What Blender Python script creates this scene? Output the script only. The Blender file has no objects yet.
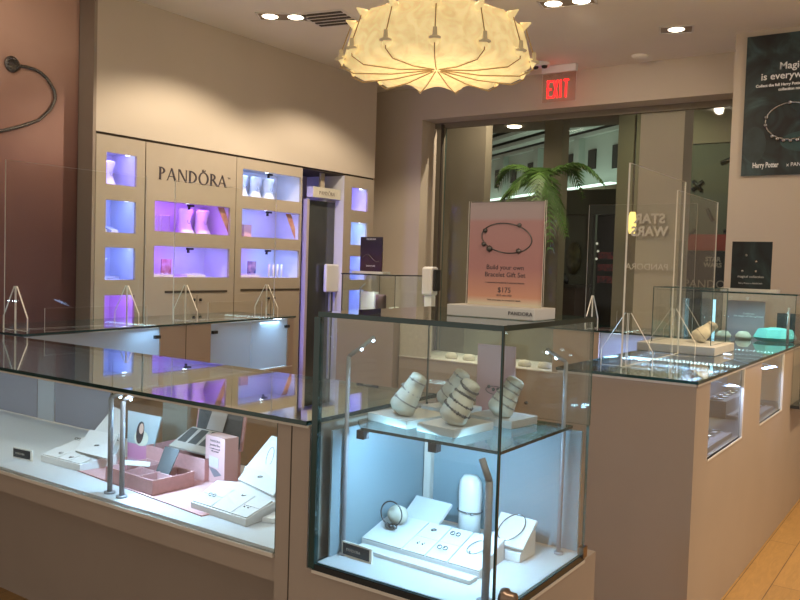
import bpy, bmesh, math, random
from mathutils import Vector, Matrix
random.seed(7)
PI = math.pi
S = bpy.context.scene
COL = S.collection

# ------------------------------------------------------------------ camera
cam = bpy.data.objects.new('camera', bpy.data.cameras.new('camera'))
COL.objects.link(cam)
R0 = Vector((0.82208756, 0.56851609, 0.03100801))
D0 = Vector((0.05080547, -0.01900419, -0.99852774))
F0 = Vector((-0.5670898, 0.82245261, -0.04450683))
cam.matrix_world = Matrix(((R0.x, -D0.x, -F0.x, 0), (R0.y, -D0.y, -F0.y, 0), (R0.z, -D0.z, -F0.z, 1.47), (0, 0, 0, 1)))
cam.data.sensor_width = 36
cam.data.lens = 824.086 / 800 * 36
cam.data.clip_start = 0.05
S.camera = cam

# ------------------------------------------------------------------ world, exposure
w = bpy.data.worlds.new('world'); S.world = w; w.use_nodes = True
w.node_tree.nodes['Background'].inputs[0].default_value = (1.0, 0.89, 0.76, 1)
w.node_tree.nodes['Background'].inputs[1].default_value = 0.62
S.view_settings.view_transform = 'Standard'
S.view_settings.look = 'None'
S.view_settings.exposure = 0.0
S.view_settings.gamma = 1.0
S.view_settings.use_curve_mapping = False
S.cycles.transparent_max_bounces = 64
S.cycles.max_bounces = 10
S.cycles.sample_clamp_indirect = 4.0
S.cycles.caustics_reflective = False
S.cycles.caustics_refractive = False

WARM = (1.0, 0.84, 0.64); BLUE = (0.45, 0.62, 1.0); CYAN = (0.40, 0.70, 1.0); COOL = (0.76, 0.87, 1.0)
def spot(loc, tgt, power, color=WARM, angle=70, blend=0.6, size=0.05):
    l = bpy.data.lights.new('spot_lamp', 'SPOT'); l.energy = power; l.color = color
    l.spot_size = math.radians(angle); l.spot_blend = blend; l.shadow_soft_size = size
    o = bpy.data.objects.new('spot_lamp', l); COL.objects.link(o); o.location = loc
    o.rotation_euler = (Vector(tgt) - Vector(loc)).to_track_quat('-Z', 'Y').to_euler()
    return o
def area(loc, tgt, power, color, sx, sy, up='Y', spread=180):
    l = bpy.data.lights.new('led_lamp', 'AREA'); l.shape = 'RECTANGLE'; l.size = sx; l.size_y = sy
    l.energy = power; l.color = color; l.spread = math.radians(spread)
    o = bpy.data.objects.new('led_lamp', l); COL.objects.link(o); o.location = loc
    o.rotation_euler = (Vector(tgt) - Vector(loc)).to_track_quat('-Z', up).to_euler()
    return o
def point(loc, power, color, size=0.03):
    l = bpy.data.lights.new('point_lamp', 'POINT'); l.energy = power; l.color = color; l.shadow_soft_size = size
    o = bpy.data.objects.new('point_lamp', l); COL.objects.link(o); o.location = loc
    return o

# room downlights (the shop ceiling)
spot((-4.15, 4.35, 3.33), (-4.25, 4.35, 0), 118, WARM, 132, 0.35, .012)
spot((-4.15, 5.85, 3.33), (-4.25, 5.85, 0), 100, WARM, 132, 0.35, .012)
spot((-4.6, 2.2, 3.33), (-5.6, 2.9, 2.7), 45, WARM, 85, 0.9, .12)
spot((-3.9, 2.6, 3.33), (-4.2, 2.8, 0), 40, WARM, 80, 0.8)
spot((0.1, 4.6, 3.33), (0.0, 4.6, 0), 420, (1, .74, .42), 80, 0.7)
spot((0.6, 3.0, 3.33), (-0.6, 3.9, 0.2), 110, WARM, 85, 0.8)
spot((0.2, 6.0, 3.33), (-0.9, 7.4, 2.0), 55, WARM, 90, 0.8)
spot((-2.45, 5.6, 3.33), (-2.6, 7.4, 1.6), 55, WARM, 110, 0.8)
spot((-1.3, 0.2, 3.33), (-1.6, 1.7, 0.0), 26, WARM, 100, 0.8)
spot((0.6, 1.2, 3.33), (-0.8, 2.2, 0.3), 70, WARM, 85, 0.8)

# ------------------------------------------------------------------ materials
def mat(name, col, rough=0.5, metal=0.0, emis=None, estr=0.0, noise=0.05, scale=8.0, trans=0.0, spec=0.5, bump=0.0, ncol=None, stretch=None):
    m = bpy.data.materials.new(name); m.use_nodes = True
    nt = m.node_tree; b = nt.nodes['Principled BSDF']
    b.inputs['Roughness'].default_value = rough; b.inputs['Metallic'].default_value = metal
    b.inputs['Specular IOR Level'].default_value = spec
    tc = nt.nodes.new('ShaderNodeTexCoord'); n = nt.nodes.new('ShaderNodeTexNoise'); n.inputs['Scale'].default_value = scale
    n.inputs['Detail'].default_value = 4
    mp = nt.nodes.new('ShaderNodeMapping'); nt.links.new(tc.outputs['Object'], mp.inputs[0])
    if stretch: mp.inputs['Scale'].default_value = stretch
    nt.links.new(mp.outputs[0], n.inputs['Vector'])
    r = nt.nodes.new('ShaderNodeValToRGB')
    c2 = ncol or tuple(c * (1 - noise * 2) for c in col)
    r.color_ramp.elements[0].color = (*c2, 1); r.color_ramp.elements[1].color = (*col, 1)
    r.color_ramp.elements[0].position = 0.3; r.color_ramp.elements[1].position = 0.65
    nt.links.new(n.outputs[0], r.inputs[0]); nt.links.new(r.outputs[0], b.inputs['Base Color'])
    if emis:
        b.inputs['Emission Color'].default_value = (*emis, 1); b.inputs['Emission Strength'].default_value = estr
    if trans: b.inputs['Transmission Weight'].default_value = trans
    if bump:
        bp = nt.nodes.new('ShaderNodeBump'); bp.inputs['Strength'].default_value = bump; bp.inputs['Distance'].default_value = 0.01
        nt.links.new(n.outputs[0], bp.inputs['Height']); nt.links.new(bp.outputs[0], b.inputs['Normal'])
    return m

def glass(name, tint=(0.93, 0.98, 0.97), f0=0.04, strength=0.9):
    """clear sheet: tinted transparency with a mirror layer that grows at grazing angles"""
    m = bpy.data.materials.new(name); m.use_nodes = True; nt = m.node_tree; nt.nodes.clear()
    out = nt.nodes.new('ShaderNodeOutputMaterial'); mx = nt.nodes.new('ShaderNodeMixShader')
    tr = nt.nodes.new('ShaderNodeBsdfTransparent'); tr.inputs[0].default_value = (*tint, 1)
    gl = nt.nodes.new('ShaderNodeBsdfGlossy'); gl.inputs['Roughness'].default_value = 0.0; gl.inputs['Color'].default_value = (.95, .98, 1, 1)
    lw = nt.nodes.new('ShaderNodeLayerWeight'); lw.inputs[0].default_value = 0.5
    pw = nt.nodes.new('ShaderNodeMath'); pw.operation = 'POWER'; pw.inputs[1].default_value = 5
    mu = nt.nodes.new('ShaderNodeMath'); mu.operation = 'MULTIPLY_ADD'; mu.inputs[1].default_value = strength; mu.inputs[2].default_value = f0
    nt.links.new(lw.outputs['Facing'], pw.inputs[0]); nt.links.new(pw.outputs[0], mu.inputs[0])
    nt.links.new(mu.outputs[0], mx.inputs[0]); nt.links.new(tr.outputs[0], mx.inputs[1]); nt.links.new(gl.outputs[0], mx.inputs[2])
    nt.links.new(mx.outputs[0], out.inputs[0])
    return m

def opal(name, col, tl=0.5, clear=0.0):
    m = bpy.data.materials.new(name); m.use_nodes = True; nt = m.node_tree; nt.nodes.clear()
    out = nt.nodes.new('ShaderNodeOutputMaterial'); mx = nt.nodes.new('ShaderNodeMixShader'); mx.inputs[0].default_value = tl
    d = nt.nodes.new('ShaderNodeBsdfDiffuse'); t = nt.nodes.new('ShaderNodeBsdfTranslucent')
    d.inputs[0].default_value = (*col, 1); t.inputs[0].default_value = (*col, 1)
    nt.links.new(d.outputs[0], mx.inputs[1]); nt.links.new(t.outputs[0], mx.inputs[2])
    m2 = nt.nodes.new('ShaderNodeMixShader'); m2.inputs[0].default_value = 0.06
    g = nt.nodes.new('ShaderNodeBsdfGlossy'); g.inputs['Roughness'].default_value = 0.15
    nt.links.new(mx.outputs[0], m2.inputs[1]); nt.links.new(g.outputs[0], m2.inputs[2]); last = m2
    if clear:
        m3 = nt.nodes.new('ShaderNodeMixShader'); m3.inputs[0].default_value = clear
        tr = nt.nodes.new('ShaderNodeBsdfTransparent')
        nt.links.new(m2.outputs[0], m3.inputs[1]); nt.links.new(tr.outputs[0], m3.inputs[2]); last = m3
    nt.links.new(last.outputs[0], out.inputs[0])
    return m

def gradient(name, stops, axis, lo, hi, rough=0.4, noise=0.0):
    """printed sheet whose colour runs along one object axis from lo to hi"""
    m = mat(name, stops[0][1], rough); nt = m.node_tree; b = nt.nodes['Principled BSDF']
    tc = nt.nodes.new('ShaderNodeTexCoord'); sp = nt.nodes.new('ShaderNodeSeparateXYZ'); mr = nt.nodes.new('ShaderNodeMapRange')
    mr.inputs[1].default_value = lo; mr.inputs[2].default_value = hi
    nt.links.new(tc.outputs['Object'], sp.inputs[0]); nt.links.new(sp.outputs[axis], mr.inputs[0])
    r = nt.nodes.new('ShaderNodeValToRGB'); els = r.color_ramp.elements
    while len(els) < len(stops): els.new(0.5)
    for e, (p, c) in zip(els, stops): e.position = p; e.color = (*c, 1)
    if noise:
        n = nt.nodes.new('ShaderNodeTexNoise'); n.inputs['Scale'].default_value = 1.3; n.inputs['Detail'].default_value = 3
        nt.links.new(tc.outputs['Object'], n.inputs['Vector'])
        a = nt.nodes.new('ShaderNodeMath'); a.operation = 'MULTIPLY_ADD'; a.inputs[1].default_value = noise
        nt.links.new(n.outputs[0], a.inputs[0]); nt.links.new(mr.outputs[0], a.inputs[2]); nt.links.new(a.outputs[0], r.inputs[0])
    else: nt.links.new(mr.outputs[0], r.inputs[0])
    nt.links.new(r.outputs[0], b.inputs['Base Color'])
    return m

M = {}
M['wall'] = mat('wall_paint', (0.56, 0.48, 0.385), 0.85, noise=0.02, scale=2)
M['wall_dark'] = mat('shaded_wall_paint', (0.30, 0.24, 0.19), 0.85, noise=0.02)  # wall paint darkened: shade of side and recessed faces put into the colour
M['ceiling'] = mat('ceiling_paint', (0.84, 0.77, 0.67), 0.9, noise=0.02, scale=2)
M['cabinet'] = mat('cabinet_lacquer', (0.44, 0.37, 0.285), 0.5, noise=0.02)
M['laminate'] = mat('taupe_laminate', (0.42, 0.345, 0.29), 0.5, noise=0.03, scale=3)
M['laminate_dark'] = mat('plinth_laminate', (0.38, 0.31, 0.25), 0.6, noise=0.04, scale=3)
M['shadow_gap'] = mat('dark_gap', (0.06, 0.045, 0.03), 0.7)
M['white'] = mat('white_lacquer', (0.80, 0.80, 0.79), 0.4, noise=0.01)
M['deck'] = mat('white_deck', (0.72, 0.74, 0.75), 0.35, noise=0.02)
M['block_white'] = mat('block_white', (0.58, 0.57, 0.54), 0.45, noise=0.01)
M['cream'] = mat('cream_suede', (0.62, 0.585, 0.48), 0.8, noise=0.05, scale=40)
M['black'] = mat('black_plastic', (0.02, 0.02, 0.022), 0.4)
M['steel'] = mat('brushed_steel', (0.42, 0.44, 0.48), 0.5, 0.3, noise=0.06, scale=60)
M['silver'] = mat('silver', (0.55, 0.55, 0.56), 0.25, 1.0, noise=0.25, scale=120)
M['chain'] = mat('aged_silver_chain', (.40, .37, .33), .4, .6, noise=.2, scale=90)
M['darksilver'] = mat('oxidised_silver', (0.20, 0.19, 0.18), 0.35, 0.9, noise=0.3, scale=90)
M['gold'] = mat('rose_gold', (0.6, 0.38, 0.22), 0.3, 1.0)
M['bronze'] = mat('bronze_lock', (0.32, 0.23, 0.17), 0.3, 0.8, noise=0.2, scale=30)
M['edge'] = mat('glass_edge_dark', (0.012, 0.055, 0.055), 0.15, noise=0.3, scale=3, spec=0.8)
M['edge_soft'] = mat('glass_edge_green', (0.05, 0.13, 0.12), 0.15, noise=0.3, scale=3, spec=0.8)
M['edge_light'] = mat('acrylic_edge', (0.95, 0.92, 0.84), 0.35, noise=0.05)  # light carried to the sheet edges is painted as near-white colour
M['channel'] = mat('channel_metal', (0.05, 0.06, 0.07), 0.3, 0.7)
M['strip'] = mat('pale_strip', (0.75, 0.70, 0.63), 0.4)
M['glass'] = glass('clear_glass', (0.955, 0.985, 0.98))
M['glass_top'] = glass('counter_glass', (0.86, 0.95, 0.93), 0.06, 1.0)
M['shopglass'] = glass('shop_glass', (.95, .97, .96), .008, .25)
M['acrylic'] = glass('clear_acrylic', (0.975, 0.98, 0.97), 0.008, 0.40)
M['opal'] = opal('opal_door_sheet', (0.62, 0.68, 0.74), 0.55)
M['opal_grey'] = opal('grey_frosted_sheet', (0.42, 0.42, 0.47), 0.35)
M['opal_blue'] = opal('case_back_sheet', (0.36, 0.47, 0.52), 0.3)
M['pink'] = mat('pink_leatherette', (0.66, 0.36, 0.36), 0.5, noise=0.05, scale=50)
M['pinkmat'] = mat('pink_felt', (0.72, 0.42, 0.42), 0.9, noise=0.05, scale=60)
M['grey_felt'] = mat('grey_velvet', (0.12, 0.12, 0.12), 0.9, noise=0.1, scale=60)
M['led'] = mat('led_white', (1, 1, 1), 0.5, emis=(0.70, 0.88, 1.0), estr=9)
M['led_dim'] = mat('led_niche', (1, 1, 1), 0.5, emis=(0.75, 0.88, 1.0), estr=5)
M['bulb'] = mat('downlight_bulb', (1, 1, 1), 0.5, emis=(1.0, 0.86, 0.66), estr=9)
M['outlight'] = mat('mall_light', (1, 1, 1), 0.5, emis=(0.75, 1.0, 0.86), estr=1.6)
M['exit'] = mat('exit_red', (0.8, 0.02, 0.02), 0.5, emis=(1.0, 0.02, 0.02), estr=2.2)
M['ink'] = mat('dark_ink', (0.05, 0.04, 0.05), 0.5)
M['ink_white'] = mat('white_ink', (0.85, 0.86, 0.88), 0.5)
M['ink_grey'] = mat('grey_decal', (0.36, 0.32, 0.27), 0.6)
M['decal'] = mat('pale_decal', (0.75, 0.70, 0.60), 0.6)
M['niche'] = mat('niche_liner', (0.74, 0.74, 0.78), 0.6, noise=0.02)
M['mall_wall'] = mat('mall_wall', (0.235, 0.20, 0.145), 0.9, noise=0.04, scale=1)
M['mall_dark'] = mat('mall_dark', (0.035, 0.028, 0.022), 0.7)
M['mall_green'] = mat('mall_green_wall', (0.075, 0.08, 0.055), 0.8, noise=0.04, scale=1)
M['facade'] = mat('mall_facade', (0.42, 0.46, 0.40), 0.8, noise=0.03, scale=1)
M['leaf'] = mat('palm_leaf', (0.10, 0.20, 0.04), 0.5, noise=0.25, scale=5)
M['bark'] = mat('palm_bark', (0.12, 0.08, 0.05), 0.8)
M['red'] = mat('red_band', (0.30, 0.05, 0.04), 0.6)

# oak floor
m = mat('oak_floor', (0.42, 0.25, 0.10), 0.38); nt = m.node_tree; b = nt.nodes['Principled BSDF']
tc = nt.nodes.new('ShaderNodeTexCoord'); mp = nt.nodes.new('ShaderNodeMapping'); mp.inputs['Scale'].default_value = (1, 1, 1)
br = nt.nodes.new('ShaderNodeTexBrick'); br.inputs['Scale'].default_value = 1; br.inputs['Brick Width'].default_value = 1.4; br.inputs['Row Height'].default_value = 0.14
br.inputs['Mortar Size'].default_value = 0.002; br.inputs['Color1'].default_value = (0.52, 0.30, 0.10, 1); br.inputs['Color2'].default_value = (0.44, 0.25, 0.08, 1); br.inputs['Mortar'].default_value = (0.12, 0.06, 0.03, 1)
mp.inputs['Rotation'].default_value = (0, 0, PI / 2)
wv = nt.nodes.new('ShaderNodeTexNoise'); wv.inputs['Scale'].default_value = 6; wv.inputs['Detail'].default_value = 8; wv.inputs['Distortion'].default_value = 2.5
mp2 = nt.nodes.new('ShaderNodeMapping'); mp2.inputs['Scale'].default_value = (5, 0.8, 1)
mm = nt.nodes.new('ShaderNodeMixRGB'); mm.blend_type = 'MULTIPLY'; mm.inputs[0].default_value = 0.45
nt.links.new(tc.outputs['Object'], mp.inputs[0]); nt.links.new(mp.outputs[0], br.inputs[0])
nt.links.new(tc.outputs['Object'], mp2.inputs[0]); nt.links.new(mp2.outputs[0], wv.inputs[0])
nt.links.new(br.outputs[0], mm.inputs[1]); nt.links.new(wv.outputs[0], mm.inputs[2]); nt.links.new(mm.outputs[0], b.inputs['Base Color'])
M['floor'] = m

# ------------------------------------------------------------------ mesh builder
class B:
    def __init__(s): s.bm = bmesh.new(); s.mi = 0
    def quad(s, pts, mi=None):
        vs = [s.bm.verts.new(p) for p in pts]; f = s.bm.faces.new(vs); f.material_index = s.mi if mi is None else mi; return f
    def box(s, x0, x1, y0, y1, z0, z1, side=None, top=None):
        """side/top: material indices; side = the 4 narrow faces chosen by 'axis' in slab()"""
        a = [(x0, y0), (x1, y0), (x1, y1), (x0, y1)]
        lo = [s.bm.verts.new((x, y, z0)) for x, y in a]; hi = [s.bm.verts.new((x, y, z1)) for x, y in a]
        fs = [s.bm.faces.new(lo[::-1]), s.bm.faces.new(hi)]
        for i in range(4):
            j = (i + 1) % 4; fs.append(s.bm.faces.new([lo[i], lo[j], hi[j], hi[i]]))
        for f in fs: f.material_index = s.mi
        return fs
    def slab(s, x0, x1, y0, y1, z0, z1):
        """a sheet: the two largest faces get material 0, its edges material 1"""
        d = (x1 - x0, y1 - y0, z1 - z0); ax = d.index(min(d))
        for f in s.box(x0, x1, y0, y1, z0, z1):
            f.normal_update(); f.material_index = 0 if abs(f.normal[ax]) > 0.5 else 1
    def prism(s, poly, z0, z1, edge=None):
        """poly: list of (x,y); extruded along z"""
        lo = [s.bm.verts.new((x, y, z0)) for x, y in poly]; hi = [s.bm.verts.new((x, y, z1)) for x, y in poly]
        n = len(poly); e = s.mi if edge is None else edge
        for f in (s.bm.faces.new(lo[::-1]), s.bm.faces.new(hi)): f.material_index = s.mi
        for i in range(n):
            j = (i + 1) % n; f = s.bm.faces.new([lo[i], lo[j], hi[j], hi[i]]); f.material_index = e
    def prism3(s, pts, vec, edge=None):
        """pts: planar 3D loop; extruded by vec"""
        v = Vector(vec); lo = [s.bm.verts.new(p) for p in pts]; hi = [s.bm.verts.new(Vector(p) + v) for p in pts]
        n = len(pts); e = s.mi if edge is None else edge
        for f in (s.bm.faces.new(lo[::-1]), s.bm.faces.new(hi)): f.material_index = s.mi
        for i in range(n):
            j = (i + 1) % n; f = s.bm.faces.new([lo[i], lo[j], hi[j], hi[i]]); f.material_index = e
    def tube(s, pts, r, n=8, closed=False, flat=None):
        pts = [Vector(p) for p in pts]; N = len(pts); rings = []
        for i, p in enumerate(pts):
            a = pts[(i - 1) % N] if (closed or i > 0) else p; c = pts[(i + 1) % N] if (closed or i < N - 1) else p
            t = (c - a).normalized(); u = t.orthogonal().normalized()
            if rings: 
                u = (lastu - t * lastu.dot(t)); u = u.normalized() if u.length > 1e-6 else t.orthogonal().normalized()
            lastu = u; v = t.cross(u); rr = r[i] if isinstance(r, (list, tuple)) else r
            rings.append([s.bm.verts.new(p + (u * math.cos(2 * PI * k / n) + v * math.sin(2 * PI * k / n)) * rr) for k in range(n)])
        for i in range(N if closed else N - 1):
            A, C = rings[i], rings[(i + 1) % N]
            for k in range(n):
                f = s.bm.faces.new([A[k], A[(k + 1) % n], C[(k + 1) % n], C[k]]); f.material_index = s.mi; f.smooth = True
        if not closed:
            for rg, rev in ((rings[0], True), (rings[-1], False)):
                f = s.bm.faces.new(rg[::-1] if rev else rg); f.material_index = s.mi
    def lathe(s, prof, c=(0, 0, 0), n=24, sx=1, sy=1, smooth=True):
        """prof: (r, z)"""
        rings = []
        for r, z in prof:
            rings.append([s.bm.verts.new((c[0] + sx * r * math.cos(2 * PI * k / n), c[1] + sy * r * math.sin(2 * PI * k / n), c[2] + z)) for k in range(n)])
        for A, C in zip(rings, rings[1:]):
            for k in range(n):
                f = s.bm.faces.new([A[k], A[(k + 1) % n], C[(k + 1) % n], C[k]]); f.material_index = s.mi; f.smooth = smooth
        for rg, rev in ((rings[0], True), (rings[-1], False)):
            f = s.bm.faces.new(rg[::-1] if rev else rg); f.material_index = s.mi
    def ball(s, c, r, n=8):
        ret = bmesh.ops.create_icosphere(s.bm, subdivisions=1 if n < 10 else 2, radius=r, matrix=Matrix.Translation(c))
        for v in ret['verts']:
            for f in v.link_faces: f.material_index = s.mi; f.smooth = True
    def build(s, name, mats, parent=None, off=None, bevel=0.0, mtx=None):
        if off: bmesh.ops.translate(s.bm, verts=s.bm.verts, vec=[-c for c in off])
        if mtx: bmesh.ops.transform(s.bm, matrix=mtx, verts=s.bm.verts)
        bmesh.ops.recalc_face_normals(s.bm, faces=s.bm.faces)
        me = bpy.data.meshes.new(name); s.bm.to_mesh(me); s.bm.free()
        for k in (mats if isinstance(mats, (list, tuple)) else [mats]): me.materials.append(M[k] if isinstance(k, str) else k)
        o = bpy.data.objects.new(name, me); COL.objects.link(o)
        if parent: o.parent = parent
        if bevel:
            md = o.modifiers.new('bevel', 'BEVEL'); md.width = bevel; md.segments = 2; md.limit_method = 'ANGLE'
        return o

def tag(o, label, cat, group=None, kind=None):
    o['label'] = label; o['category'] = cat
    if group: o['group'] = group
    if kind: o['kind'] = kind
    return o
def thing(name, label, cat, loc=(0, 0, 0), rz=0, group=None):
    o = bpy.data.objects.new(name, None); COL.objects.link(o); o.location = loc; o.rotation_euler = (0, 0, rz); o.empty_display_size = 0.05
    return tag(o, label, cat, group)
def one(b, name, mats, label, cat, loc=None, rz=0, group=None, bevel=0, kind=None):
    o = b.build(name, mats, bevel=bevel)
    if loc: o.location = loc
    o.rotation_euler = (0, 0, rz)
    return tag(o, label, cat, group, kind)
def struct(name, b, mats):
    o = b.build(name, mats); o['kind'] = 'structure'; return o
def text(body, parent, size, loc, rot, mk, name='lettering', align='CENTER', ext=0.0008, bold=0, sx=1.0, spacing=1.0):
    c = bpy.data.curves.new(name, 'FONT'); c.body = body; c.size = size; c.align_x = align; c.extrude = ext; c.offset = bold; c.space_line = 0.95
    c.space_character = spacing; c.resolution_u = 3
    c.materials.append(M[mk]); tmp = bpy.data.objects.new(name, c); COL.objects.link(tmp)
    bpy.context.view_layer.update(); me = bpy.data.meshes.new_from_object(tmp.evaluated_get(bpy.context.evaluated_depsgraph_get()))
    bpy.data.objects.remove(tmp); bpy.data.curves.remove(c)
    o = bpy.data.objects.new(name, me); COL.objects.link(o); o.parent = parent
    o.location = loc; o.rotation_euler = rot; o.scale = (sx, 1, 1)
    return o
FR = (PI / 2, 0, 0)            # lettering that faces the camera side (-y)
EX = (PI / 2, 0, PI / 2)       # lettering that faces +x
def copy_tree(o, parent=None):
    c = o.copy(); COL.objects.link(c)
    if parent: c.parent = parent
    for ch in list(o.children): copy_tree(ch, c)
    return c

# ================================================================== STRUCTURE
W = 7.45; CH = 3.36; LX = -5.2
b = B(); b.box(-9, 4, -2, W + .25, -0.05, 0); struct('floor', b, 'floor')
b = B(); b.box(-9, 4, -2, W, CH, CH + .1); struct('ceiling', b, 'ceiling')
b = B(); b.box(-5.9, -5.75, -2, W, 0, CH); struct('wall_left', b, 'wall')
b = B()
b.box(-5.75, -4.917, W, W + .3, 0, CH); b.box(-4.917, -1.745, W, W + .3, 3.014, CH); b.box(-1.745, 4, W, W + .3, 0, CH)
b.box(-4.917, -1.745, W, W + .3, 0, 0.12)
struct('wall_window', b, 'wall')
b = B(); b.box(-5.75, LX, 3.64, 7.0, 2.352, CH); struct('wall_bulkhead', b, 'wall')
b = B(); b.box(-5.75, -5.215, 3.645, 7.0, 2.335, 2.352); struct('trim_1', b, 'shadow_gap')
# storefront frame and glass
b = B(); b.box(-4.917, -1.745, W + .26, W + .30, 2.955, 3.014); b.box(-4.80, -4.785, W + .24, W + .28, 0.12, 2.955)
struct('trim_2', b, ['mall_wall'])
b = B(); b.slab(-4.78, -1.75, W + .27, W + .282, 0.12, 2.955); g1 = struct('window_1', b, ['shopglass', 'edge_soft'])
b = B(); b.box(-4.80, -4.785, W + .20, W + .24, 0.12, 2.99); struct('trim_3', b, 'shadow_gap')
# column standing in the shopfront opening
b = B(); b.box(-2.64, -2.23, 7.76, 8.05, 0, 3.2); struct('wall_column', b, 'wall')

# ================================================================== MURAL
mur = thing('wall_mural', 'large pink skin-toned photo mural with a silver bracelet on the left wall', 'mural', (-5.37, 2.0, 0))
muralm = gradient('mural_print', [(0, (0.085, 0.030, 0.027)), (0.42, (0.10, 0.036, 0.032)), (0.62, (0.17, 0.070, 0.055)), (.82, (0.34, 0.18, 0.14)), (1, (0.50, 0.31, 0.24))], 2, 0.9, 3.2, 0.6, noise=0.26)
b = B(); b.box(-.02, 0, -3, 1.61, 0.02, CH); b.build('printed_panel', muralm, mur)
b = B(); b.tube([(.012, y * .961 - 2.0, 1.47 + (z - 1.47) * .961) for y, z in ((3.232, 2.765), (3.28, 2.775), (3.328, 2.778), (3.39, 2.775), (3.443, 2.76), (3.49, 2.73), (3.523, 2.689), (3.55, 2.65), (3.556, 2.623), (3.557, 2.59), (3.548, 2.564), (3.52, 2.51), (3.478, 2.465), (3.43, 2.42), (3.371, 2.391), (3.27, 2.345), (3.15, 2.301), (2.9, 2.28))], .011, 8); b.build('bracelet_band', 'darksilver', mur)
b = B(); b.lathe([(.0, -.010), (.050, -.010), (.055, 0), (.045, .010), (0, .012)], n=20)
for k in range(14): b.ball((.036 * math.cos(k * .449), .036 * math.sin(k * .449), .011), .007)
b.build('bracelet_clasp', 'darksilver', mur, mtx=Matrix.Translation((.012, 1.10, 2.724)) @ Matrix.Rotation(PI / 2, 4, 'Y'))
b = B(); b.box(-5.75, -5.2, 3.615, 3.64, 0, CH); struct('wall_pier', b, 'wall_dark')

# ================================================================== WALL CABINETS
VIOLET = (0.36, 0.07, 1.0); NBLUE = (0.15, 0.24, 1.0); PURE = (0.24, 0.42, 1.0); LAV = (0.24, 0.20, 1.0)
def niche_light(p, col, power): area(p, (p[0] - .45, p[1], p[2] - 1), power, col, .16, .08)
def panel_holes(b, y0, y1, z0, z1, holes, x0, x1):
    """front panel with rectangular openings, holes sorted top to bottom and spanning one column"""
    zc = z1
    for (a, c, lo, hi) in holes:
        b.box(x0, x1, y0, y1, hi, zc)
        b.box(x0, x1, y0, a, lo, hi); b.box(x0, x1, c, y1, lo, hi); zc = lo
    b.box(x0, x1, y0, y1, z0, zc)
def cabinet(label, y0, y1, holes, lights, depth=.34, slot=None, clip=False):
    t = thing('display_cabinet', label, 'cabinet', (LX, (y0 + y1) / 2, 0), group='built-in display cabinets along the left wall')
    o = (LX, (y0 + y1) / 2, 0)
    b = B(); panel_holes(b, y0 + .003, y1 - .003, .06, 2.333, holes, LX - .022, LX); b.build('front_panel', 'cabinet', t, off=o)
    b = B(); b.box(LX - .5, LX - .024, y0 + .003, y1 - .003, 0.0, .058); b.build('plinth', 'laminate_dark', t, off=o)
    b = B(); b.box(LX - .54, LX - .36, y0 + .003, y1 - .003, .06, 2.333); b.build('back_panel', 'cabinet', t, off=o)
    for (a, c, lo, hi), (col, p) in zip(holes, lights):
        b = B(); x1 = LX - .022; x0 = x1 - depth + .03; q = .004; a2, c2 = a - .02, c + .02
        b.box(x0 - q, x0, a2, c2, lo - .01, hi + .03); b.box(x0, x1, a2, c2, lo - .014, lo - .001); b.box(x0, x1, a2, c2, hi + .001 + .02, hi + .032)
        b.box(x0, x1, a2 - .012, a2, lo, hi + .03); b.box(x0, x1, c2, c2 + .012, lo, hi + .03)
        n = b.build('niche', 'niche', t, off=o)
        b = B()
        cy = (a + c) / 2 if (c - a) > .5 else c2 - .04
        b.lathe([(0, -.006), (.016, -.006), (.016, .008), (0, .008)], (x1 - .06, cy, hi + .010), 12); b.build('spotlight', 'led_dim', n, off=o)
        if c - a > .5:
            b = B(); b.box(x1 - .035, x1 - .012, cy - .03, cy + .03, hi - .02, hi - .004); b.tube([(x1 - .02, cy - .02, hi - .02), (x1 - .02, cy - .02, hi - .045)], .011, 8)
            b.build('lamp_head', 'black', n, off=o)
            for f in (.28, .72): niche_light((x1 - .065, a + (c - a) * f, hi + .012), col[0] if f < .5 else col[1], p)
        else:
            niche_light((x1 - .065, (a + c) / 2, hi + .012), col[0], p)
    if slot:
        b = B(); b.box(LX, LX + .004, slot[0], slot[1], slot[2], slot[2] + .018); b.build('finger_slot', 'shadow_gap', t, off=o)
        b = B(); ym = (slot[0] + slot[1]) / 2
        b.box(LX - .0005, LX + .0015, ym - .002, ym + .002, .08, slot[2] - .02); b.build('door_joint', 'shadow_gap', t, off=o)
        for dy in (-.035, .035):
            b = B(); b.lathe([(0, 0), (.012, 0), (.012, .012), (0, .014)], n=12)
            b.build('lock', 'black', t, mtx=Matrix.Translation((0.001, ym + dy - o[1], 1.12)) @ Matrix.Rotation(PI / 2, 4, 'Y'))
    return t
HA = [(3.732, 3.995, 1.983, 2.212), (3.732, 3.995, 1.632, 1.868), (3.732, 3.995, 1.282, 1.520), (3.732, 3.995, .935, 1.168)]
HB = [(4.172, 4.958, 1.661, 1.897), (4.172, 4.958, 1.304, 1.546)]
HC = [(5.098, 5.85, 2.012, 2.244), (5.098, 5.85, 1.661, 1.904), (5.098, 5.85, 1.305, 1.557)]
HD = [(6.623, 6.895, 1.996, 2.225), (6.623, 6.895, 1.644, 1.874), (6.623, 6.895, 1.286, 1.526), (6.623, 6.895, .94, 1.18)]
NW = 1.55
cabinet('narrow built-in cabinet with four stacked lit niches at the left end', 3.642, 4.075, HA, [((LAV, LAV), NW * .8), ((NBLUE, NBLUE), NW * .8), ((NBLUE, NBLUE), NW * .8), ((VIOLET, NBLUE), NW * .7)])
cb = cabinet('wide built-in cabinet with black brand lettering above two violet niches', 4.078, 5.02, HB, [((VIOLET, VIOLET), NW), ((VIOLET, LAV), NW)], slot=(4.28, 4.94, 1.178))
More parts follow.
